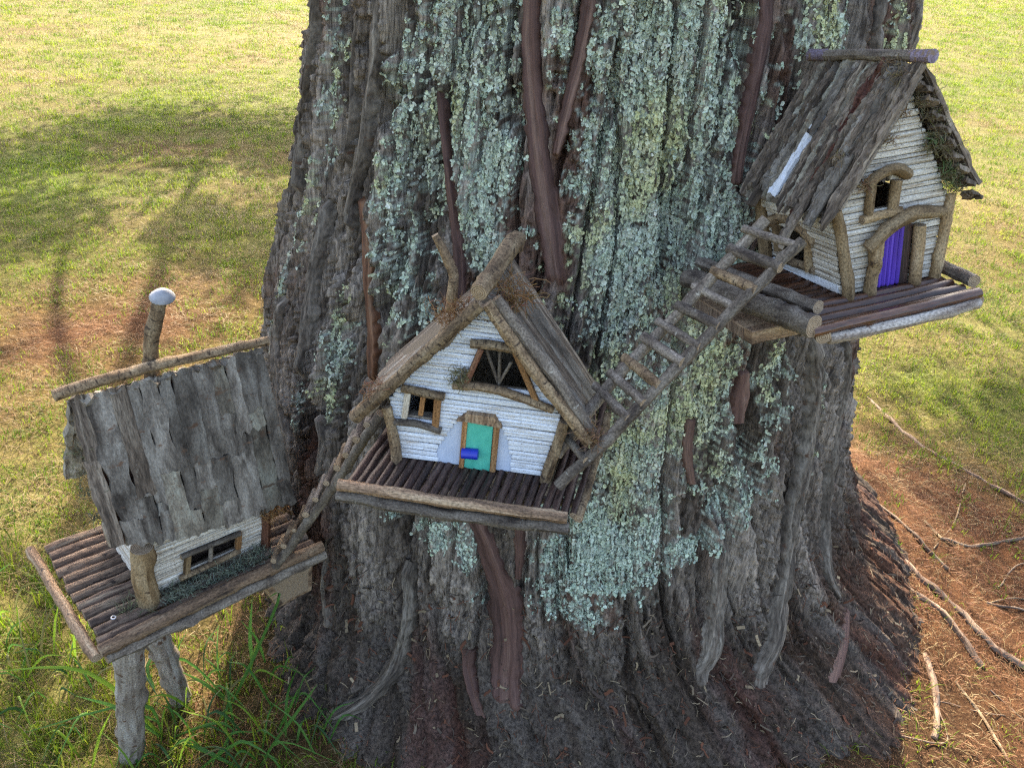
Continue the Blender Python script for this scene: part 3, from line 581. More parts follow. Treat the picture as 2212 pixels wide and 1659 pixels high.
h1 = tag(empty('fairy_house', mat=MC), 'white stick-walled fairy house with a teal door and brown log gables', 'fairy house')
wall_o = [(-.107, 0), (.109, 0), (.13, .098), (.121, .135), (.014, .262), (-.108, .128), (-.12, .087)]
uw = [(-.004, .146), (.088, .143), (.058, .204), (.012, .204)]; lw_ = [(-.096, .073), (-.046, .073), (-.043, .118), (-.090, .118)]
ar = [(-.046, -.01), (-.046, .025), (-.031, .056), (-.013, .086), (.045, .088), (.056, .058), (.063, .03), (.065, -.01)]
clad('front_wall', wall_o, [uw, lw_, ar], .0079, lambda x, z, d: (x, d, z), h1, 'white', .0055)
clad('side_wall', [(.006, 0), (.125, 0), (.125, .105), (.006, .105)], [], .0079, lambda y, z, d: (-.107-.012*z/.09-d+.004, y, z), h1, 'white')
clad('side_wall', [(.006, 0), (.125, 0), (.125, .108), (.006, .108)], [], .0079, lambda y, z, d: (.109+.02*z/.1+d-.004, y, z), h1, 'white')
clad('back_wall', wall_o, [], .012, lambda x, z, d: (x, .128-d, z), h1, 'white')
stick('corner_post', [(-.121, -.005, .092), (-.112, -.007, .05), (-.106, -.008, -.002)], [.0075, .0075, .0085], h1, 'stick')
stick('corner_post', [(.135, -.002, .104), (.126, -.006, .05), (.115, -.007, -.003)], [.0078, .008, .0085], h1, 'stick')
# roof: y from -.025 to .135; ridge line, right eave, left eave
RG = lambda y: np.array([.014+.1*y, y, .285]); ER = lambda y: np.array([.172+.02*y, y, .090]); EL = lambda y: np.array([-.158, y, .082])
def slope(parent, E, n, y0, y1, mats, thick, flip, ov=(.004, .0)):
    base = []
    for a in ((y0, y1),):
        p0, p1, e0, e1 = RG(a[0]), RG(a[1]), E(a[0]), E(a[1])
    sl_ = mk('roof_slope', [p0, p1, e1, e0, p0-[0, 0, .004], p1-[0, 0, .004], e1-[0, 0, .004], e0-[0, 0, .004]], [(0, 1, 2, 3), (7, 6, 5, 4), (0, 4, 5, 1), (1, 5, 6, 2), (2, 6, 7, 3), (3, 7, 4, 0)], M['ply'], parent, [(0, 0)]*8, smooth=False)
    ys = np.linspace(y0, y1, n+1)
    for i in range(n):
        a, b = ys[i], ys[i+1]+.0015; d = np.array([0, 0, .001])
        q = [RG(a)+d, RG(b)+d, E(b)+d, E(a)+d]
        if flip: q = [q[1], q[0], q[3], q[2]]
        bark_slab('bark_slab', *q, thick*random.uniform(.8, 1.35), sl_, random.choice(mats), nx=16, ny=50, freq=120, amp=1.3)
    return sl_
slope(h1, ER, 6, -.012, .135, ['roofbark', 'roofgrey', 'roofbark'], .014, True); slope(h1, EL, 6, -.012, .135, ['roofbark', 'roofgrey', 'roofbark'], .013, False)
bark_slab('bark_slab', (.026, -.022, .283), (.026, -.008, .286), (.185, -.006, .082), (.182, -.024, .080), .008, h1, 'roofgrey', 6, 30) if False else None
stick('barge_log', [(-.164, -.021, .077), (-.12, -.022, .127), (-.06, -.021, .197), (.012, -.019, .277)], [.0100, .0093, .0088, .0088], h1, 'stick', rough=.18)
stick('barge_log', [(.018, -.019, .279), (.065, -.021, .216), (.12, -.022, .150), (.172, -.022, .087)], [.0085, .0085, .008, .0078], h1, 'stick', rough=.14)
stick('barge_log', [(.028, -.010, .283), (.1, -.012, .195), (.186, -.012, .083)], [.0085, .009, .008], h1, 'stick_grey', rough=.14)
stick('ridge_log', [(.009, -.036, .300), (.018, .0, .308), (.03, .05, .325), (.036, .1, .322), (.036, .13, .312)], [.0125, .012, .0125, .0125, .012], h1, 'stick', rough=.14)
stick('chimney', [(-.047, .075, .215), (-.043, .075, .262), (-.05, .075, .288), (-.072, .075, .327)], [.0078, .0075, .007, .0055], h1, 'stick', rough=.18)
wn = empty('attic_window', h1)
stick('lintel', [(-.002, -.006, .211), (.03, -.008, .213), (.06, -.006, .209)], .0065, wn, 'stick'); stick('sill', [(-.025, -.007, .143), (.02, -.009, .147), (.07, -.009, .138), (.117, -.005, .122)], [.0062, .0068, .0065, .006], wn, 'stick', rough=.14)
board('jamb', (.008, -.010, .206), (-.020, 0, -.062), (.008, 0, -.002), (0, .008, 0), wn, 'split_red'); board('jamb', (.054, -.010, .206), (.034, 0, -.072), (.008, 0, .002), (0, .008, 0), wn, 'split')
for a, b in (((.018, .002, .200), (.037, .002, .150)), ((.037, .000, .205), (.038, .000, .147)), ((.053, .002, .185), (.039, .002, .150))): stick('mullion', [a, b], .0024, wn, 'stick_grey', seg=7)
wn = empty('side_window', h1)
stick('lintel', [(-.098, -.006, .126), (-.036, -.007, .122)], .0062, wn, 'stick'); stick('sill', [(-.109, -.007, .068), (-.075, -.008, .070), (-.040, -.007, .063)], .0055, wn, 'stick_grey')
board('jamb', (-.094, -.006, .12), (-.006, 0, -.046), (.009, 0, 0), (0, .007, 0), wn, 'cream'); board('jamb', (-.051, -.009, .118), (-.003, 0, -.052), (.010, 0, 0), (0, .008, 0), wn, 'split'); board('mullion', (-.071, -.004, .118), (-.004, 0, -.036), (.007, 0, 0), (0, .006, 0), wn, 'split')
board('inner_sill', (-.098, .001, .074), (.052, 0, 0), (0, .018, -.002), (0, 0, .004), wn, 'stick_grey')
dr = empty('door', h1)
def plate(name, poly, d0, d1, parent, mat):
    n = len(poly); V = [(x, d0, z) for x, z in poly]+[(x, d1, z) for x, z in poly]; UV = [(x, z) for x, z in poly]*2
    area = sum(poly[i][0]*poly[(i+1) % n][1]-poly[(i+1) % n][0]*poly[i][1] for i in range(n))
    Fc = [tuple(range(n)), tuple(range(2*n-1, n-1, -1))]+[(i, n+i, n+(i+1) % n, (i+1) % n) for i in range(n)]
    if area < 0: Fc = [f[::-1] for f in Fc]
    return mk(name, V, Fc, M[mat], parent, UV, smooth=False)
plate('arch_panel', [(-.047, .0005), (-.047, .025), (-.032, .057), (-.014, .087), (.046, .089), (.057, .059), (.064, .031), (.066, .0005)], .0015, .006, h1, 'arch')
plate('door_leaf', [(-.0045, .0005), (-.0025, .083), (.0345, .082), (.0335, .0005)], -.004, .0012, dr, 'teal')
stick('handle', [(-.008, -.0085, .030), (.016, -.0085, .0315)], .0082, dr, 'blue', end='blue', rough=.01, seg=16, wob=0)
board('jamb', (-.0125, -.007, .0005), (.003, 0, .086), (.0075, 0, 0), (0, .008, 0), dr, 'split'); board('jamb', (.034, -.007, .0005), (.002, 0, .084), (.0085, 0, 0), (0, .008, 0), dr, 'split')
plate('lintel', [(-.018, .085), (-.003, .100), (.036, .100), (.048, .083), (.034, .084), (.0, .086)], -.010, .001, dr, 'edge')
strands('fibre_tuft', [((.045, .02, .286), .022), ((.055, .02, .272), .018)], 110, .03, h1, (.2, .11, .05)); strands('fibre_tuft', [((-.018, -.005, .262), .018), ((-.035, .0, .245), .016)], 90, .028, h1, (.22, .12, .06))
strands('fibre_tuft', [((.172, -.02, .105), .014), ((.178, -.022, .092), .012)], 80, .022, h1, (.2, .12, .07)); strands('fibre_tuft', [((-.13, -.02, .135), .012), ((-.14, -.02, .12), .01)], 45, .02, h1, (.22, .12, .07))
strands('moss_tuft', [((-.012, -.008, .165), .013), ((-.016, -.008, .152), .012)], 90, .018, h1, (.17, .15, .08))

# ---------- left house
oL = CAM+(np.array([-.613, .797, .47])-CAM)*1.06; RL = euler(.81, .05, .082); ML = place_mat(oL, RL, 1.06)
def toworldL(p): return np.array(ML@Vector(p))
pf = tag(empty('platform', mat=ML), 'weathered log platform on two stakes under the grey bark-roofed house', 'platform')
n = 12
for i in range(n):
    y = .022+.246*i/(n-1); r = random.uniform(.0088, .0106)
    stick('slat', [(.004+random.uniform(-.003, .003), y, -.004), (.2, y+random.uniform(-.002, .002), -.004), (.392, y, -.004)], r, pf, 'deck_pale', seg=8, step=.02, rough=.16)
stick('side_log', [(-.010, -.004, -.004), (-.012, .13, -.005), (-.014, .284, -.002)], .0085, pf, 'edge', wob=.002)
stick('edge_log', [(-.002, -.001, .004), (.2, .002, .007), (.398, -.001, .006)], [.0105, .0115, .011], pf, 'edge', rough=.14, wob=.002)
stick('edge_log', [(.004, -.004, -.016), (.2, -.002, -.018), (.402, -.004, -.014)], [.0095, .011, .011], pf, 'stick_grey', rough=.16, wob=.003)
stick('joist', [(.06, .02, -.022), (.07, .25, -.022)], .010, pf, 'stick_grey'); stick('joist', [(.3, .03, -.022), (.3, .25, -.022)], .010, pf, 'stick_grey')
V, Fc, UV, mi = box_geo((.288, .018, -.134), (0, .2, 0), (.105, 0, .002), (.0, 0, .106), .03); V[:, 0] += .028*(V[:, 2] < -.08)*(V[:, 0] < .34)
mk('timber_block', V, Fc, [M['edge'], M['end']], pf, UV, mi, smooth=False)
ring_ = []
gs = tube_geo([(.038+.0035*math.cos(a), .049+.0035*math.sin(a), .0075) for a in np.linspace(0, 6.28, 13)], .0011, seg=6, step=.002, rough=0); mk('screw_ring', gs[0], gs[1], [M['steel'], M['steel']], pf, gs[2], gs[3])
WI = np.array(ML.inverted())
def tolocal(p, Mi): return np.array((Mi.inverted()@Vector(p)))
p1 = toworldL((.045, .012, -.018)); e1 = aty((292, 1665), p1[1]+.05); e1[2] = -.05; p2 = toworldL((.105, .125, -.018)); e2 = aty((392, 1510), p2[1]+.05); e2 = p2+(e2-p2)*1.7
stick('stake', [tolocal(p1, ML), tolocal(e1, ML)], [.0235, .023], pf, 'edge_pale', rough=.08, seg=14); stick('stake', [tolocal(p2, ML), tolocal(e2, ML)], [.021, .021], pf, 'edge_pale', rough=.08, seg=14)

h2 = tag(empty('fairy_house', mat=ML), 'fairy house with one big grey bark roof and a shell-capped chimney post', 'fairy house')
Lr = lambda x: np.array([x, .147, .378]); 
def Le(x, y=.046): t = (x-.051)/.311; return np.array([x, y, .166-.066*t-.02*math.sin(math.pi*min(1, max(0, t))**.85)])
def Lb(x): return np.array([x, .25, .16])
clad('front_wall', [(.1, 0), (.317, 0), (.317, .09), (.1, .13)], [[(.164, .026), (.258, .026), (.262, .066), (.168, .066)]], .0078, lambda x, z, d: (x, .064+d, z), h2, 'cream')
clad('side_wall', [(.064, 0), (.232, 0), (.232, .17), (.15, .35), (.064, .14)], [], .0078, lambda y, z, d: (.1+d, y, z), h2, 'cream')
clad('side_wall', [(.064, 0), (.232, 0), (.232, .14), (.15, .34), (.064, .09)], [], .0078, lambda y, z, d: (.317-d, y, z), h2, 'cream')
clad('back_wall', [(.1, 0), (.317, 0), (.317, .15), (.1, .17)], [], .012, lambda x, z, d: (x, .232-d, z), h2, 'cream')
stick('corner_post', [(.097, .058, .125), (.094, .056, .06), (.097, .055, -.004)], [.0175, .017, .019], h2, 'stick_tan', seg=14, rough=.08)
stick('corner_post', [(.318, .062, .083), (.315, .060, .0)], [.0085, .0085], h2, 'split_red')
wn = empty('window', h2)
board('jamb', (.159, .054, .018), (.006, 0, .048), (.010, 0, 0), (0, .009, 0), wn, 'stick_tan'); board('jamb', (.255, .054, .03), (.003, 0, .038), (.010, 0, 0), (0, .009, 0), wn, 'split'); stick('sill', [(.152, .056, .021), (.262, .056, .025)], .0055, wn, 'stick', rough=.15); stick('lintel', [(.158, .058, .068), (.266, .058, .064)], .005, wn, 'stick_grey')
stick('mullion', [(.208, .06, .024), (.212, .06, .066)], .004, wn, 'stick_grey')
def roofbase(name, c, parent, mat='ply'):
    c = [np.array(q, float) for q in c]; dn = np.array([0, 0, .004]); V = c+[q-dn for q in c]
    return mk(name, V, [(0, 1, 2, 3), (7, 6, 5, 4), (0, 4, 5, 1), (1, 5, 6, 2), (2, 6, 7, 3), (3, 7, 4, 0)], M[mat], parent, [(0, 0)]*8, smooth=False)
rs = roofbase('roof_slope', [Lr(.056)+[0, .012, -.012], Lr(.358)+[0, .012, -.012], np.array([.358, .066, .105]), np.array([.056, .066, .145])], h2, 'roofred')
xs = np.linspace(.050, .363, 13); xs[1:-1] += rng.uniform(-.007, .007, 11)
def Lp(x, f, up=0.0): return Lr(x)*(1-f)+Le(x)*f+np.array([0, -.9, .4])*up
for i in range(12):
    cuts = [0.0]+sorted(random.uniform(.2, .85) for _ in range(random.choice([1, 2, 2])))+[1.0]; a, b = xs[i]-.0004, xs[i+1]+.0010
    for f0, f1 in zip(cuts, cuts[1:]):
        k0, k1 = random.uniform(-.003, .003), random.uniform(-.003, .003); up = random.uniform(.0, .004); e = random.uniform(-.012, .01) if f1 == 1 else .012
        bark_slab('bark_slab', Lp(b+k0, f0, up), Lp(a+k0, f0, up), Lp(a+k1, f1+e, up), Lp(b+k1, f1+e, up), random.uniform(.008, .014), rs, random.choice(['roofgrey', 'roofgreen', 'roofgrey', 'roofbark', 'roofgrey']), 12, 34, 95, .006, .7, arch=.22)
rs = roofbase('roof_slope', [Lr(.358), Lr(.056), Lb(.056), Lb(.358)], h2)
xs = np.linspace(.050, .363, 7)
for i in range(6): bark_slab('bark_slab', Lr(xs[i]), Lr(xs[i+1]), Lb(xs[i+1]), Lb(xs[i]), .012, rs, 'roofgrey', 8, 24)
stick('ridge_pole', [(.034, .143, .394), (.13, .146, .398), (.26, .147, .395), (.372, .147, .390)], [.0092, .009, .0085, .008], h2, 'stick', rough=.12)
stick('chimney', [(.181, .168, .36), (.184, .165, .43), (.196, .16, .48), (.203, .158, .510)], [.0115, .0115, .011, .0098], h2, 'stick', rough=.12, seg=12)
def shell(parent, c, ax, r, h):
    ax = np.array(ax, float); ax /= np.linalg.norm(ax); u = np.cross(ax, [0, 1, 0]); u /= np.linalg.norm(u); v = np.cross(ax, u); V = []; n = 44; m = 7
    for i in range(m):
        t = i/(m-1); rr = r*(t**.8)
        for j in range(n):
            a = 2*math.pi*j/n; q = 1+(.05 if j % 2 else 0)*t; V.append(np.array(c)+u*math.cos(a)*rr*q*1.08+v*math.sin(a)*rr*q*.92+ax*(h*(1-t**1.5)))
    Fc = [(i*n+j, i*n+(j+1) % n, (i+1)*n+(j+1) % n, (i+1)*n+j) for i in range(m-1) for j in range(n)]
    V += [V[(m-1)*n+j]-ax*.002 for j in range(n)]; Fc += [((m-1)*n+j, (m-1)*n+(j+1) % n, m*n+(j+1) % n, m*n+j) for j in range(n)]; Fc.append(tuple(m*n+j for j in range(n)))
    o = mk('shell_cap', V, Fc, M['shell'], parent); return o
shell(h2, (.2045, .157, .508), (-.05, -.35, 1), .017, .015)
strands('moss_bed', [((.125+.175*i/13, .040+rng.uniform(-.004, .004), .004+.004*rng.random()), .020) for i in range(14)], 95, .020, h2, (.19, .215, .16))
strands('moss_tuft', [((.046, .125, .30), .014), ((.044, .11, .265), .016), ((.046, .10, .235), .014), ((.046, .08, .2), .011)], 60, .02, h2, (.15, .135, .08)); strands('moss_tuft', [((.078, .05, .006), .018), ((.06, .06, .004), .014)], 60, .026, h2, (.13, .13, .08))
strands('fibre_tuft', [((.318, .05, .088), .02), ((.335, .055, .085), .016)], 90, .024, h2, (.24, .13, .055))

# ---------- right house
SR = .9; oR = CAM+(np.array([.431, 1.019, 1.019])-CAM)*SR; RR_ = euler(.308, -.156, -.141); MR = place_mat(oR, RR_, SR)
pf = tag(empty('platform', mat=MR), 'glossy brown platform with pale edge log under the house with the purple door', 'platform')
n = 15
for i in range(n):
    y = .012+.33*i/(n-1); stick('slat', [(.0, y, -.006), (.15, y, -.006), (.288, y, -.006)], random.uniform(.0100, .0112), pf, 'deck_wet', seg=8, step=.03, rough=.07, sx=.75)
stick('edge_log', [(.024, -.004, -.017), (.14, -.007, -.017), (.25, -.005, -.016), (.284, -.002, -.015)], [.0088, .009, .0085, .008], pf, 'edge_pale', rough=.06)
stick('edge_log', [(-.004, -.003, -.001), (.286, .002, -.001)], .0085, pf, 'deck_wet', rough=.06)
stick('end_rail', [(.318, .20, .012), (.310, .12, .010), (.297, .026, .008)], .0105, pf, 'stick_grey', rough=.1); stick('end_rail', [(.304, .15, -.012), (.289, .002, -.014)], .0085, pf, 'stick_grey', rough=.08)
stick('beam', [(-.066, .27, .016), (-.036, .12, .014), (-.004, -.008, .009)], [.0165, .0175, .0165], pf, 'stick_grey', rough=.1, seg=14); stick('beam', [(-.012, .33, .020), (.01, .15, .020), (.030, .032, .018)], .0105, pf, 'stick_grey', rough=.1, seg=12)
stick('edge_log', [(.014, -.006, -.012), (.022, .012, -.012)], .011, pf, 'stick_grey')
board('mounting_plank', (-.055, .075, -.040), (.25, .0, .0), (0, .22, 0), (0, 0, .022), pf, 'edge', .05, 'deck_pale')
h3 = tag(empty('fairy_house', mat=MR), 'fairy house with a purple plank door and a shaggy roof of lichened bark strips', 'fairy house')
fw = [(.118, 0), (.275, 0), (.291, .13), (.203, .3), (.092, .135)]
dr_h = [(.166, -.01), (.236, -.01), (.236, .098), (.166, .09)]; uw_h = [(.150, .128), (.187, .128), (.190, .170), (.175, .18), (.152, .172)]
clad('front_wall', fw, [dr_h, uw_h], .0088, lambda x, z, d: (x, .094+d, z), h3, 'cream', .006)
sw = [(.098, 0), (.29, 0), (.29, .125), (.098, .125)]
clad('side_wall', sw, [[(.172, .032), (.268, .032), (.268, .078), (.225, .09), (.172, .08)]], .0088, lambda y, z, d: (.117-.025*z/.133+d, y, z), h3, 'cream', .006)
clad('side_wall', [(.098, 0), (.29, 0), (.29, .13), (.098, .13)], [], .0088, lambda y, z, d: (.276+.016*z/.13-d, y, z), h3, 'cream')
clad('back_wall', fw, [], .012, lambda x, z, d: (x, .297-d, z), h3, 'cream')
stick('corner_post', [(.090, .088, .142), (.108, .085, .07), (.121, .084, -.006)], [.0088, .0092, .0098], h3, 'stick_tan', rough=.12); stick('corner_post', [(.294, .09, .133), (.286, .087, .06), (.277, .087, -.005)], [.008, .0085, .009], h3, 'stick_tan', rough=.12)
stick('corner_post', [(.088, .300, .14), (.103, .296, .0)], [.0115, .0115], h3, 'stick_tan'); stick('corner_post', [(.294, .3, .133), (.277, .3, -.005)], .009, h3, 'stick_tan')
dr = empty('door', h3)
for i in range(5): board('plank', (.1725+.0083*i, .086, .004+.002*random.random()), (.0005, 0, .094), (.0078, 0, 0), (0, .007, 0), dr, 'purple', .3)
board('dark_gap_board', (.2145, .09, .001), (0, 0, .097), (.016, 0, 0), (0, .006, 0), dr, 'deck');  # dark board put in for the shade of the open gap beside the planks
stick('jamb', [(.162, .083, .084), (.160, .080, .055), (.164, .083, .048), (.157, .083, .03), (.156, .082, -.004)], [.0105, .0095, .0115, .009, .0095], dr, 'stick_tan', rough=.2); stick('jamb', [(.238, .084, .096), (.239, .083, .0)], [.0095, .0100], dr, 'stick_tan', rough=.1)
stick('lintel', [(.142, .077, .076), (.162, .075, .093), (.190, .074, .111), (.215, .074, .120), (.240, .075, .117), (.27, .077, .111)], [.0095, .0098, .0102, .0115, .0102, .0085], dr, 'stick_tan', rough=.16, seg=12)
wn = empty('gable_window', h3)
stick('arch_log', [(.139, .084, .172), (.152, .083, .183), (.170, .083, .190), (.188, .083, .189), (.209, .085, .177)], [.008, .008, .0085, .009, .009], wn, 'stick_tan', rough=.14); stick('jamb', [(.147, .086, .172), (.145, .086, .128)], .0072, wn, 'stick_tan'); stick('jamb', [(.192, .087, .172), (.188, .087, .128)], .008, wn, 'stick_tan'); stick('sill', [(.134, .086, .121), (.202, .086, .124)], .0072, wn, 'stick_tan')
wn = empty('side_window', h3)
stick('arch_log', [(.098, .290, .082), (.101, .235, .100), (.102, .195, .094), (.104, .155, .074)], [.0095, .010, .010, .0085], wn, 'stick', rough=.12); stick('jamb', [(.101, .266, .083), (.108, .262, .036)], .0085, wn, 'stick_tan'); stick('jamb', [(.101, .170, .078), (.108, .172, .022)], .0080, wn, 'stick_tan'); stick('sill', [(.109, .262, .024), (.110, .16, .026)], .0075, wn, 'stick')
board('base_board', (.1105, .29, .003), (.0, -.190, 0), (.008, 0, 0), (0, 0, .013), h3, 'white'); board('eave_board', (.085, .3, .113), (.004, -.20, .0), (.007, 0, 0), (0, 0, .012), h3, 'cream')
# roof
RX, RZ, EZ = .210, .330, .137
rs = roofbase('roof_slope', [(RX, .316, RZ), (RX, .080, RZ), (.070, .080, EZ), (.070, .316, EZ)], h3)
mt = ['roofbark', 'roofgreen', 'roofbark', 'roofgrey', 'roofgreen', 'roofwhite', 'roofbark', 'roofgreen', 'roofbark', 'roofred', 'roofbark', 'roofgrey', 'roofbark', 'roofbark']
ys = np.linspace(.322, .074, 15)
for i, m in enumerate(mt):
    a, b = ys[i], ys[i+1]-.002; e = random.uniform(-.012, .010); ex = .070+e*.35; ez = EZ+e*.5; k = random.uniform(-.006, .006)
    hi = .55 if m == 'roofwhite' else 1.0
    top0 = np.array([RX, a, RZ]); top1 = np.array([RX, b, RZ]); lo1 = np.array([ex, b+k, ez]); lo0 = np.array([ex, a+k, ez])
    if m == 'roofwhite':
        bark_slab('bark_slab', top0, top1, lo1, lo0, .006, rs, 'roofgrey', 6, 30); top0 = lo0+(top0-lo0)*.62+[0, 0, .005]; top1 = lo1+(top1-lo1)*.62+[0, 0, .005]; lo0 = lo0+[-.003, 0, .003]; lo1 = lo1+[-.003, 0, .003]
        o = bark_slab('bark_slab', top0, top1, lo1, lo0, .006, rs, 'roofwhite', 6, 26, amp=.3); o['label'] = 'roof strip painted bluish white'
    else: bark_slab('bark_slab', top0, top1, lo1, lo0, .010*random.uniform(.7, 1.6), rs, m, 11, 44, 150, .012, 1.2)
for (y, f0, f1, wd_, m) in ((.255, .1, .5, .014, 'roofbark'), (.12, .1, .7, .015, 'roofbark'), (.16, .45, 1.05, .016, 'roofbark'), (.10, .6, 1.12, .018, 'roofgrey'), (.29, .4, 1.0, .016, 'roofbark'), (.135, .85, 1.25, .02, 'roofbark'), (.22, .05, .55, .012, 'roofgrey')):
    P = lambda f, yy: np.array([RX+(.070-RX)*f-.008, yy, RZ+(EZ-RZ)*f+.006]); bark_slab('bark_slab', P(f0, y+wd_/2), P(f0, y-wd_/2), P(f1, y-wd_/2-.004), P(f1, y+wd_/2-.004), .008, rs, m, 6, 20, 160, .012, .9)
rs2 = roofbase('roof_slope', [(RX, .080, RZ), (RX, .316, RZ), (.327, .316, EZ+.008), (.327, .080, EZ+.008)], h3)
ys = np.linspace(.076, .322, 9)
for i in range(8): bark_slab('bark_slab', (RX, ys[i], RZ), (RX, ys[i+1], RZ), (.329, ys[i+1], EZ+.006), (.329, ys[i], EZ+.006), .009, rs2, 'roofbark', 6, 20)
stick('ridge_pole', [(.205, .30, .342), (.208, .2, .343), (.210, .088, .342)], .0085, h3, 'stick_grey', rough=.15); stick('ridge_end', [(.210, .104, .342), (.212, .064, .342)], [.0088, .0100], h3, 'lilac', end='lilac', rough=.08); stick('ridge_end', [(.205, .296, .342), (.202, .335, .342)], [.0095, .0105], h3, 'lilac', end='lilac', rough=.08)
stick('barge_stick', [(.205, .078, .318), (.150, .078, .240), (.085, .078, .148)], .006, h3, 'stick_grey', rough=.2)
for i in range(9):
    t = i/8; c = np.array([.214+.112*t, .082, .308-.172*t]); bark_slab('bark_chip', c+[-.012, -.012, .004], c+[.008, -.012, -.010], c+[.008, .012, -.016], c+[-.012, .012, -.004], .006, h3, 'roofbark', 5, 6, 200)
strands('moss_tuft', [((.222, .084, .285), .014), ((.238, .082, .262), .014), ((.25, .082, .232), .015), ((.272, .082, .205), .016), ((.283, .082, .17), .014), ((.295, .084, .145), .012), ((.240, .082, .215), .012)], 85, .022, h3, (.17, .145, .085))
strands('moss_tuft', [((.246, .083, .222), .013), ((.277, .083, .175), .012), ((.284, .083, .155), .01)], 70, .018, h3, (.12, .16, .07)); strands('fibre_tuft', [((.185, .085, .27), .012), ((.165, .085, .235), .010), ((.130, .08, .175), .012)], 60, .02, h3, (.2, .13, .07))
strands('fibre_tuft', [((.20, .12, .335), .014), ((.19, .1, .32), .013), ((.11, .11, .215), .012)], 45, .024, h3, (.19, .14, .08))

# ---------- ladders
def ladder(label, near, far, rungs, mats, rr, radn, ext=.006):
    o = tag(empty('ladder', mat=Matrix.Translation(Vector(near[0]))), label, 'ladder', None); b = np.array(near[0])
    stick('rail', [p-b for p in near], radn, o, mats[0], rough=.12, wob=.002); stick('rail', [p-b for p in far], radn, o, mats[0], rough=.12, wob=.002)
    for (p, q) in rungs:
        d = (q-p)/np.linalg.norm(q-p); up = np.array([0, 0, rr*.55]); stick('rung', [p-d*ext*random.uniform(.6, 1.5)-b+up, q+d*ext*random.uniform(.4, 1.5)-b+up], rr*random.uniform(.75, 1.25), o, random.choice(mats[1:]), rough=.12, wob=.001)
    return o
A = aty((1205, 1051), .86); Bq = aty((1744, 510), .955); An = A; nm = lambda t: A+(Bq-A)*t
ts = [.957, .88, .797, .724, .657, .581, .516, .424, .356, .293, .115]
fd = [(-.055, .045, 0), (-.046, .049, 0), (-.041, .049, 0), (-.038, .058, 0), (-.041, .05, 0), (-.041, .056, 0), (-.041, .058, 0), (-.038, .066, 0), (-.036, .068, 0), (-.035, .068, 0), (-.028, .054, 0)]
rg = [(nm(t), nm(t)+np.array(d)) for t, d in zip(ts, fd)]
lo = nm(.06)+np.array([-.02, .045, -.004])
ladder('long stick ladder climbing from the middle platform to the house with the purple door', [nm(0), nm(.3)+[0, 0, -.004], nm(.65), nm(.985)], [lo, nm(.35)+np.array([-.033, .06, -.004]), nm(.66)+np.array([-.036, .052, 0]), nm(1.01)+np.array([-.045, .044, 0])], rg, ['stick_grey', 'stick_grey', 'stick_grey', 'stick'], .0066, [.0088, .0086, .008, .0076])
# left ladder: stands on the left platform, leans on the middle one
dn = np.array(RL[:, 2]); A = hit((596, 1222), oL+dn*.016, dn); Bq = aty((823, 893), .985)
pts = [(793, 918), (772, 952), (748, 984), (728, 1010), (710, 1044), (683, 1078), (658, 1107), (630, 1139), (607, 1173), (586, 1203)]
def nearest_t(px):
    d = ray(*px); best = None
    for t in np.linspace(-.05, 1.05, 300):
        p = A+(Bq-A)*t-CAM; q = p-d*(p@d)/(d@d); e = np.linalg.norm(q)
        if best is None or e < best[0]: best = (e, t)
    return best[1]
rv = np.array([.0, .058, 0])
rg = [(A+(Bq-A)*nearest_t(p)+np.array([-.006, -.003, .006]), A+(Bq-A)*nearest_t(p)+rv+np.array([-.006, 0, .004])) for p in pts]
ladder('short stick ladder rising from the left platform to the white house', [A, A+(Bq-A)*.5+[.003, 0, -.002], Bq], [A+rv, A+(Bq-A)*.5+rv, Bq+rv], rg, ['stick_grey', 'stick', 'stick_grey'], .0058, [.0088, .0085, .008], .004)

# ================================================================== GRASS, ROOTS, LITTER
def blade_mesh(V, Fc, C, root, mid, tip, wdt, col):
    b = len(V); P = catmull([root, mid, tip], 9) if mid is not None else catmull([root, tip], 6); n = len(P); T = np.gradient(P, axis=0)
    vd = P[n//2]-CAM; s = np.cross(T[n//2], vd/np.linalg.norm(vd)); s = s/np.linalg.norm(s)*.8+rng.normal(size=3)*.25; s /= np.linalg.norm(s)
    for i in range(n):
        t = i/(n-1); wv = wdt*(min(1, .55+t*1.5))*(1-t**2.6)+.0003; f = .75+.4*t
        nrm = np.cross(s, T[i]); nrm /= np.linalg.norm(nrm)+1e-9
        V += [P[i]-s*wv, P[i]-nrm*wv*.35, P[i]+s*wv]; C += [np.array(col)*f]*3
        if i: a = b+3*(i-1); Fc += [(a, a+1, a+4, a+3), (a+1, a+2, a+5, a+4)]
def long_tuft(label, blades, root_px, extra=0, spread=.06):
    R = atz(root_px, .0); R[2] = ground_z(R[0], R[1])-.005; o = tag(empty('grass_clump', mat=Matrix.Translation(Vector(R))), label, 'grass clump', 'clumps of long grass round the stakes')
    def one(root, mid, tip, wdt, col):
        V, Fc, C = [], [], []; blade_mesh(V, Fc, C, root, mid, tip, wdt, col); mk('grass_blade', np.array(V)-R, Fc, M['blade'], o, None, None, True, np.array(C))
    for (rt_, md, tp_, dy, wdt, col) in blades:
        r = atz(rt_, .0); r[2] = ground_z(r[0], r[1])-.004; y0 = r[1]
        one(r, aty(md, y0+dy*.5) if md else None, aty(tp_, y0+dy), wdt, col)
    for _ in range(extra):
        a = rng.uniform(0, 6.28); l = rng.uniform(.06, .17); r = R+np.array([rng.normal()*spread, rng.normal()*spread*.7, 0]); r[2] = ground_z(r[0], r[1])-.004; d = np.array([math.cos(a), math.sin(a), 0])
        one(r, r+d*l*.3+[0, 0, l*.6], r+d*l*rng.uniform(.6, 1.0)+[0, 0, l*rng.uniform(.15, .8)], rng.uniform(.0016, .0032), random.choice(GR))
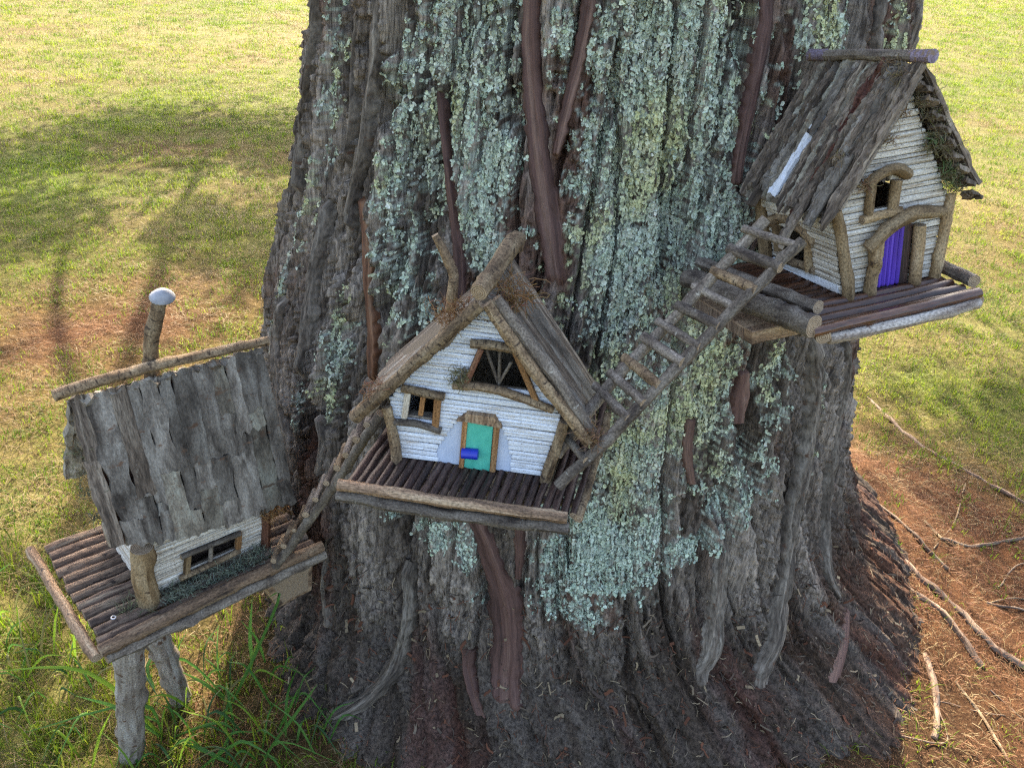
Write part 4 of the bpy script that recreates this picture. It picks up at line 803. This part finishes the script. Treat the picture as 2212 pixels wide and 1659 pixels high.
G1, G2, G3 = (.06, .16, .03), (.085, .2, .045), (.15, .26, .03); GR = [G1, G2, G3, (.035, .09, .03), (.15, .15, .06)]
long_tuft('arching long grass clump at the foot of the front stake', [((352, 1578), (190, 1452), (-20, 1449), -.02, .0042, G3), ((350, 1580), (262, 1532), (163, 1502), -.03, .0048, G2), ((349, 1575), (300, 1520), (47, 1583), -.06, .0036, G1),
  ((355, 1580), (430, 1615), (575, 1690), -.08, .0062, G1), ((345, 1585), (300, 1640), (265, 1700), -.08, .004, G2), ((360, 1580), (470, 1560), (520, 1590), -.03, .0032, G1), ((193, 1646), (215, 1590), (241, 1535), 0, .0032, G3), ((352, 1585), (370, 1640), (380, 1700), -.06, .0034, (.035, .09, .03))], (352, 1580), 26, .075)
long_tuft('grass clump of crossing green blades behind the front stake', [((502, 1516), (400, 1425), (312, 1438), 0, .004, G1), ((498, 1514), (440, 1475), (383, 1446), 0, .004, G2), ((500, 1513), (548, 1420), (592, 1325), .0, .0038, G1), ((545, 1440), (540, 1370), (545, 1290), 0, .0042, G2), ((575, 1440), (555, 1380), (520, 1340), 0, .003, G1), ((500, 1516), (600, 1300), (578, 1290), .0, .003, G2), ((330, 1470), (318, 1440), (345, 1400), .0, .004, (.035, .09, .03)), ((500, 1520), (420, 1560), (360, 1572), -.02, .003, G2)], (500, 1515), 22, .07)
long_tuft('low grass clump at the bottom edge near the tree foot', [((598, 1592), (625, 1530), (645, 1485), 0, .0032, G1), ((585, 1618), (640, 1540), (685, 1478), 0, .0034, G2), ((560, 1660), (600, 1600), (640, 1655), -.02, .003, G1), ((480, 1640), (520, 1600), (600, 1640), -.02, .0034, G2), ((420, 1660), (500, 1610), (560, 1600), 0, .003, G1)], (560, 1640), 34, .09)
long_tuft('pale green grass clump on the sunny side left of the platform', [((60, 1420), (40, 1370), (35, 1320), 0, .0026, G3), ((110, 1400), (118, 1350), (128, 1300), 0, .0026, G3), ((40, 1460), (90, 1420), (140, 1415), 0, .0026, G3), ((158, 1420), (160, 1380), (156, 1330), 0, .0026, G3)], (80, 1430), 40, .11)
# exposed roots and fallen twigs on the worn ground at right
def gstick(px_, rad, name, parent, mat, lift=.3, **k):
    P = []
    for q in px_:
        p = atz(q, 0); p[2] = ground_z(p[0], p[1])+rad*lift; P.append(p)
    P = np.array(P); 
    if parent is None: return P
    return stick(name, P-off, rad, parent, mat, **k)
for px_, r in (([(1830, 800), (1900, 870), (1990, 950), (2090, 1010), (2230, 1090)], .007), ([(1850, 1170), (1960, 1260), (2060, 1330), (2150, 1400), (2250, 1450)], .009), ([(1835, 1230), (1930, 1290), (2030, 1350), (2120, 1440)], .009), ([(2030, 1180), (2110, 1180), (2230, 1150)], .005), ([(1990, 1430), (2020, 1520), (2015, 1600)], .008), ([(1850, 1100), (1960, 1180), (2040, 1240)], .006)):
    gstick(px_, r, 'surface_root', tree, 'deck_pale', .0, step=.02, rough=.2, wob=.006)
TW = [([(2060, 1480), (2120, 1550), (2180, 1640)], .005, 'pale bent twig lying on red soil at the lower right'), ([(2010, 1200), (2060, 1130), (2075, 1085)], .0035, 'thin forked-looking twig on red soil beside the long root'), ([(1990, 1140), (2010, 1160), (2025, 1180)], .006, 'short pale chip of wood on red soil'), ([(2140, 1300), (2190, 1285), (2230, 1290)], .003, 'slender grey twig near the right edge of the worn soil'),
      ([(1650, 1680), (1720, 1640), (1780, 1632)], .004, 'pale twig on the dark litter at the foot of the tree'), ([(2080, 1060), (2100, 1010), (2110, 960)], .003, 'straight brown twig between grass and soil')]
for px_, r, lab in TW:
    P = gstick(px_, r, 'twig', None, None); V, Fc, UV, mi = tube_geo(P-P[0], r*.7, seg=7, step=.015, rough=.15, wob=.002); o = mk('fallen_twig', V, Fc, [M['stick'], M['end']], None, UV, mi); o.location = P[0]; tag(o, lab, 'twig', 'fallen twigs on the worn soil')

for _ in range(10):
    a = rng.uniform(.5, 1.5); d0 = rng.uniform(.95, 1.6); L_ = rng.uniform(.25, .7); p0 = np.array([.25+d0*math.sin(a), AY-d0*math.cos(a)*.9]); a2 = a+rng.normal()*.5; pts_ = []
    for t in np.linspace(0, 1, 5):
        q = p0+np.array([math.sin(a2), -math.cos(a2)])*L_*t+rng.normal(size=2)*.03; pts_.append([q[0], q[1], float(ground_z(q[0], q[1]))+.001])
    r = rng.uniform(.0014, .0034); stick('surface_root', np.array(pts_)-off, [r*1.3, r, r*.5], tree, 'deck_pale', step=.02, rough=.2, wob=.006, seg=7)

# lawn: tufts scattered over the ground (one object, instanced by geometry nodes)
def tuft_src(name, nb, hmin, hmax, wdt, lean, mat, flat=False, sprd=.02):
    V, Fc = [], []
    for _ in range(nb):
        a = rng.uniform(0, 6.28); d = np.array([math.cos(a), math.sin(a), 0]); s = np.array([-d[1], d[0], 0]); r = rng.normal(size=3)*sprd*np.array([1, 1, 0]); h = rng.uniform(hmin, hmax); ln = rng.uniform(*lean); b = len(V)
        if flat:
            z = rng.uniform(.001, .010); V += [r-s*wdt+[0, 0, z], r+s*wdt+[0, 0, z], r+d*h*.5+s*wdt+[0, 0, z+.004], r+d*h*.5-s*wdt+[0, 0, z+.004], r+d*h+s*wdt*.5+[0, 0, z*.6], r+d*h-s*wdt*.5+[0, 0, z*.6]]; Fc += [(b, b+1, b+2, b+3), (b+3, b+2, b+4, b+5)]
        else:
            V += [r-s*wdt, r+s*wdt, r+d*h*ln*.4+s*wdt*.8+[0, 0, h*.62], r+d*h*ln*.4-s*wdt*.8+[0, 0, h*.62], r+d*h*ln+[0, 0, h*(1-.3*ln)]]; Fc += [(b, b+1, b+2, b+3), (b+3, b+2, b+4)]
    me = bpy.data.meshes.new(name); me.from_pydata([tuple(v) for v in V], [], Fc); me.materials.append(mat); return bpy.data.objects.new(name, me)
def grassmat(name, cols, trans, rough=.5, patchy=True):
    m, nt, p = newmat(name, rough, .3); oi = nt.nodes.new('ShaderNodeObjectInfo'); ge = nt.nodes.new('ShaderNodeNewGeometry')
    n = nz(nt, ge.outputs['Position'], .9, 4, .6); k = math_(nt, 'ADD', math_(nt, 'MULTIPLY', n, .75), math_(nt, 'MULTIPLY', oi.outputs['Random'], .4)); k = math_(nt, 'SUBTRACT', k, .08)
    c = ramp(nt, k, [(i/(len(cols)-1)*.6+.2, q) for i, q in enumerate(cols)]); nt.links.new(c, p.inputs['Base Color'])
    o = nt.nodes['Material Output']; t = nt.nodes.new('ShaderNodeBsdfTranslucent'); nt.links.new(c, t.inputs[0]); ms = nt.nodes.new('ShaderNodeMixShader'); ms.inputs[0].default_value = trans
    nt.links.new(p.outputs[0], ms.inputs[1]); nt.links.new(t.outputs[0], ms.inputs[2]); nt.links.new(ms.outputs[0], o.inputs[0]); return m
MG = grassmat('lawn_grass', [(.055, .115, .009), (.105, .175, .012), (.165, .215, .018), (.24, .25, .055)], .55); MD = grassmat('dry_straw', [(.11, .065, .028), (.22, .155, .072), (.33, .265, .15)], .3, .6); MN = grassmat('fallen_needles', [(.08, .03, .014), (.15, .062, .027), (.26, .155, .08)], .15, .7)
SRC = [tuft_src('lawn_tuft', 13, .014, .034, .0011, (.3, 1.3), MG), tuft_src('lawn_tuft', 13, .012, .03, .0012, (.5, 1.6), MG), tuft_src('straw_tuft', 11, .014, .045, .0009, (.6, 1.7), MD), tuft_src('litter', 14, .008, .034, .0006, (0, 1), MN, True, .026), tuft_src('litter', 11, .008, .038, .0006, (0, 1), MD, True, .028), tuft_src('long_tuft', 9, .03, .085, .0014, (.3, 1.0), MG)]
def scatter():
    P, Sc, Ix, Rz = [], [], [], []
    N = 1150000; DM = 45; d = .55+(DM-.55)*rng.random(N)**1.15; a = rng.uniform(-1.15, 1.15, N); x = d*np.sin(a); y = d*np.cos(a)*1.0
    s = .014+.0066*d; want = 1/(s*s); have = N*(d-.55)**(1/1.15-1)/((DM-.55)**(1/1.15)*1.15*2.3*d)      # keep so that the spacing is s
    ok = rng.random(N) < want/have*.9
    tt = np.arctan2(x-.25, AY-y); ok &= np.hypot(x-.25, y-AY) > .80
    x, y, d = x[ok], y[ok], d[ok]; b = bare_amount(x, y); dry = dry_amount(x, y); u = rng.random(len(x)); v = rng.random(len(x))
    typ = np.where(u < dry*.42, 2, np.where(v < .5, 0, 1))
    isb = rng.random(len(x)) < b*1.0; typ = np.where(isb, np.where(rng.random(len(x)) < .7, 3, 4), typ); keep = ~isb | (rng.random(len(x)) < .55)
    litter = (~isb) & (rng.random(len(x)) < .035); typ = np.where(litter, 4, typ)
    lng = (~isb) & (x < -.35) & (y < 1.5) & (rng.random(len(x)) < .35); typ = np.where(lng, 5, typ)
    x, y, d, typ = x[keep], y[keep], d[keep], typ[keep]
    sc_ = (.75+.09*d)*rng.uniform(.7, 1.35, len(x)); return x, y, typ, sc_, rng.uniform(0, 6.28, len(x))
x, y, typ, sca, rz = scatter()
def scatter_obj(name, x, y, typ, sca, rz, label):
    me = bpy.data.meshes.new(name); me.vertices.add(len(x)); me.vertices.foreach_set('co', np.stack([x, y, ground_z(x, y)-.002], -1).astype(np.float32).ravel())
    for nm_, t, v in (('typ', 'INT', typ.astype(np.int32)), ('sca', 'FLOAT', sca.astype(np.float32)), ('rz', 'FLOAT', rz.astype(np.float32))): me.attributes.new(nm_, t, 'POINT').data.foreach_set('value', v)
    o = bpy.data.objects.new(name, me); COL.objects.link(o)
    ng = bpy.data.node_groups.new(name+'_nodes', 'GeometryNodeTree'); ng.interface.new_socket('Geometry', in_out='INPUT', socket_type='NodeSocketGeometry'); ng.interface.new_socket('Geometry', in_out='OUTPUT', socket_type='NodeSocketGeometry')
    gi = ng.nodes.new('NodeGroupInput'); go = ng.nodes.new('NodeGroupOutput'); iop = ng.nodes.new('GeometryNodeInstanceOnPoints'); jn = ng.nodes.new('GeometryNodeJoinGeometry')
    for so_ in reversed(SRC):
        oi = ng.nodes.new('GeometryNodeObjectInfo'); oi.inputs['Object'].default_value = so_; oi.inputs['As Instance'].default_value = True; ng.links.new(oi.outputs['Geometry'], jn.inputs[0])
    def at(nm_, t): n = ng.nodes.new('GeometryNodeInputNamedAttribute'); n.data_type = t; n.inputs[0].default_value = nm_; return n.outputs['Attribute']
    ng.links.new(gi.outputs[0], iop.inputs['Points']); ng.links.new(jn.outputs[0], iop.inputs['Instance']); iop.inputs['Pick Instance'].default_value = True
    ng.links.new(at('typ', 'INT'), iop.inputs['Instance Index']); ng.links.new(at('sca', 'FLOAT'), iop.inputs['Scale'])
    cx = ng.nodes.new('ShaderNodeCombineXYZ'); ng.links.new(at('rz', 'FLOAT'), cx.inputs[2]); ng.links.new(cx.outputs[0], iop.inputs['Rotation']); ng.links.new(iop.outputs[0], go.inputs[0])
    md = o.modifiers.new('scatter', 'NODES'); md.node_group = ng; tag(o, label, kind='stuff'); return o
scatter_obj('grass', x, y, typ, sca, rz, 'short sunlit lawn grass mixed with dry straw')
print('tufts', len(x))
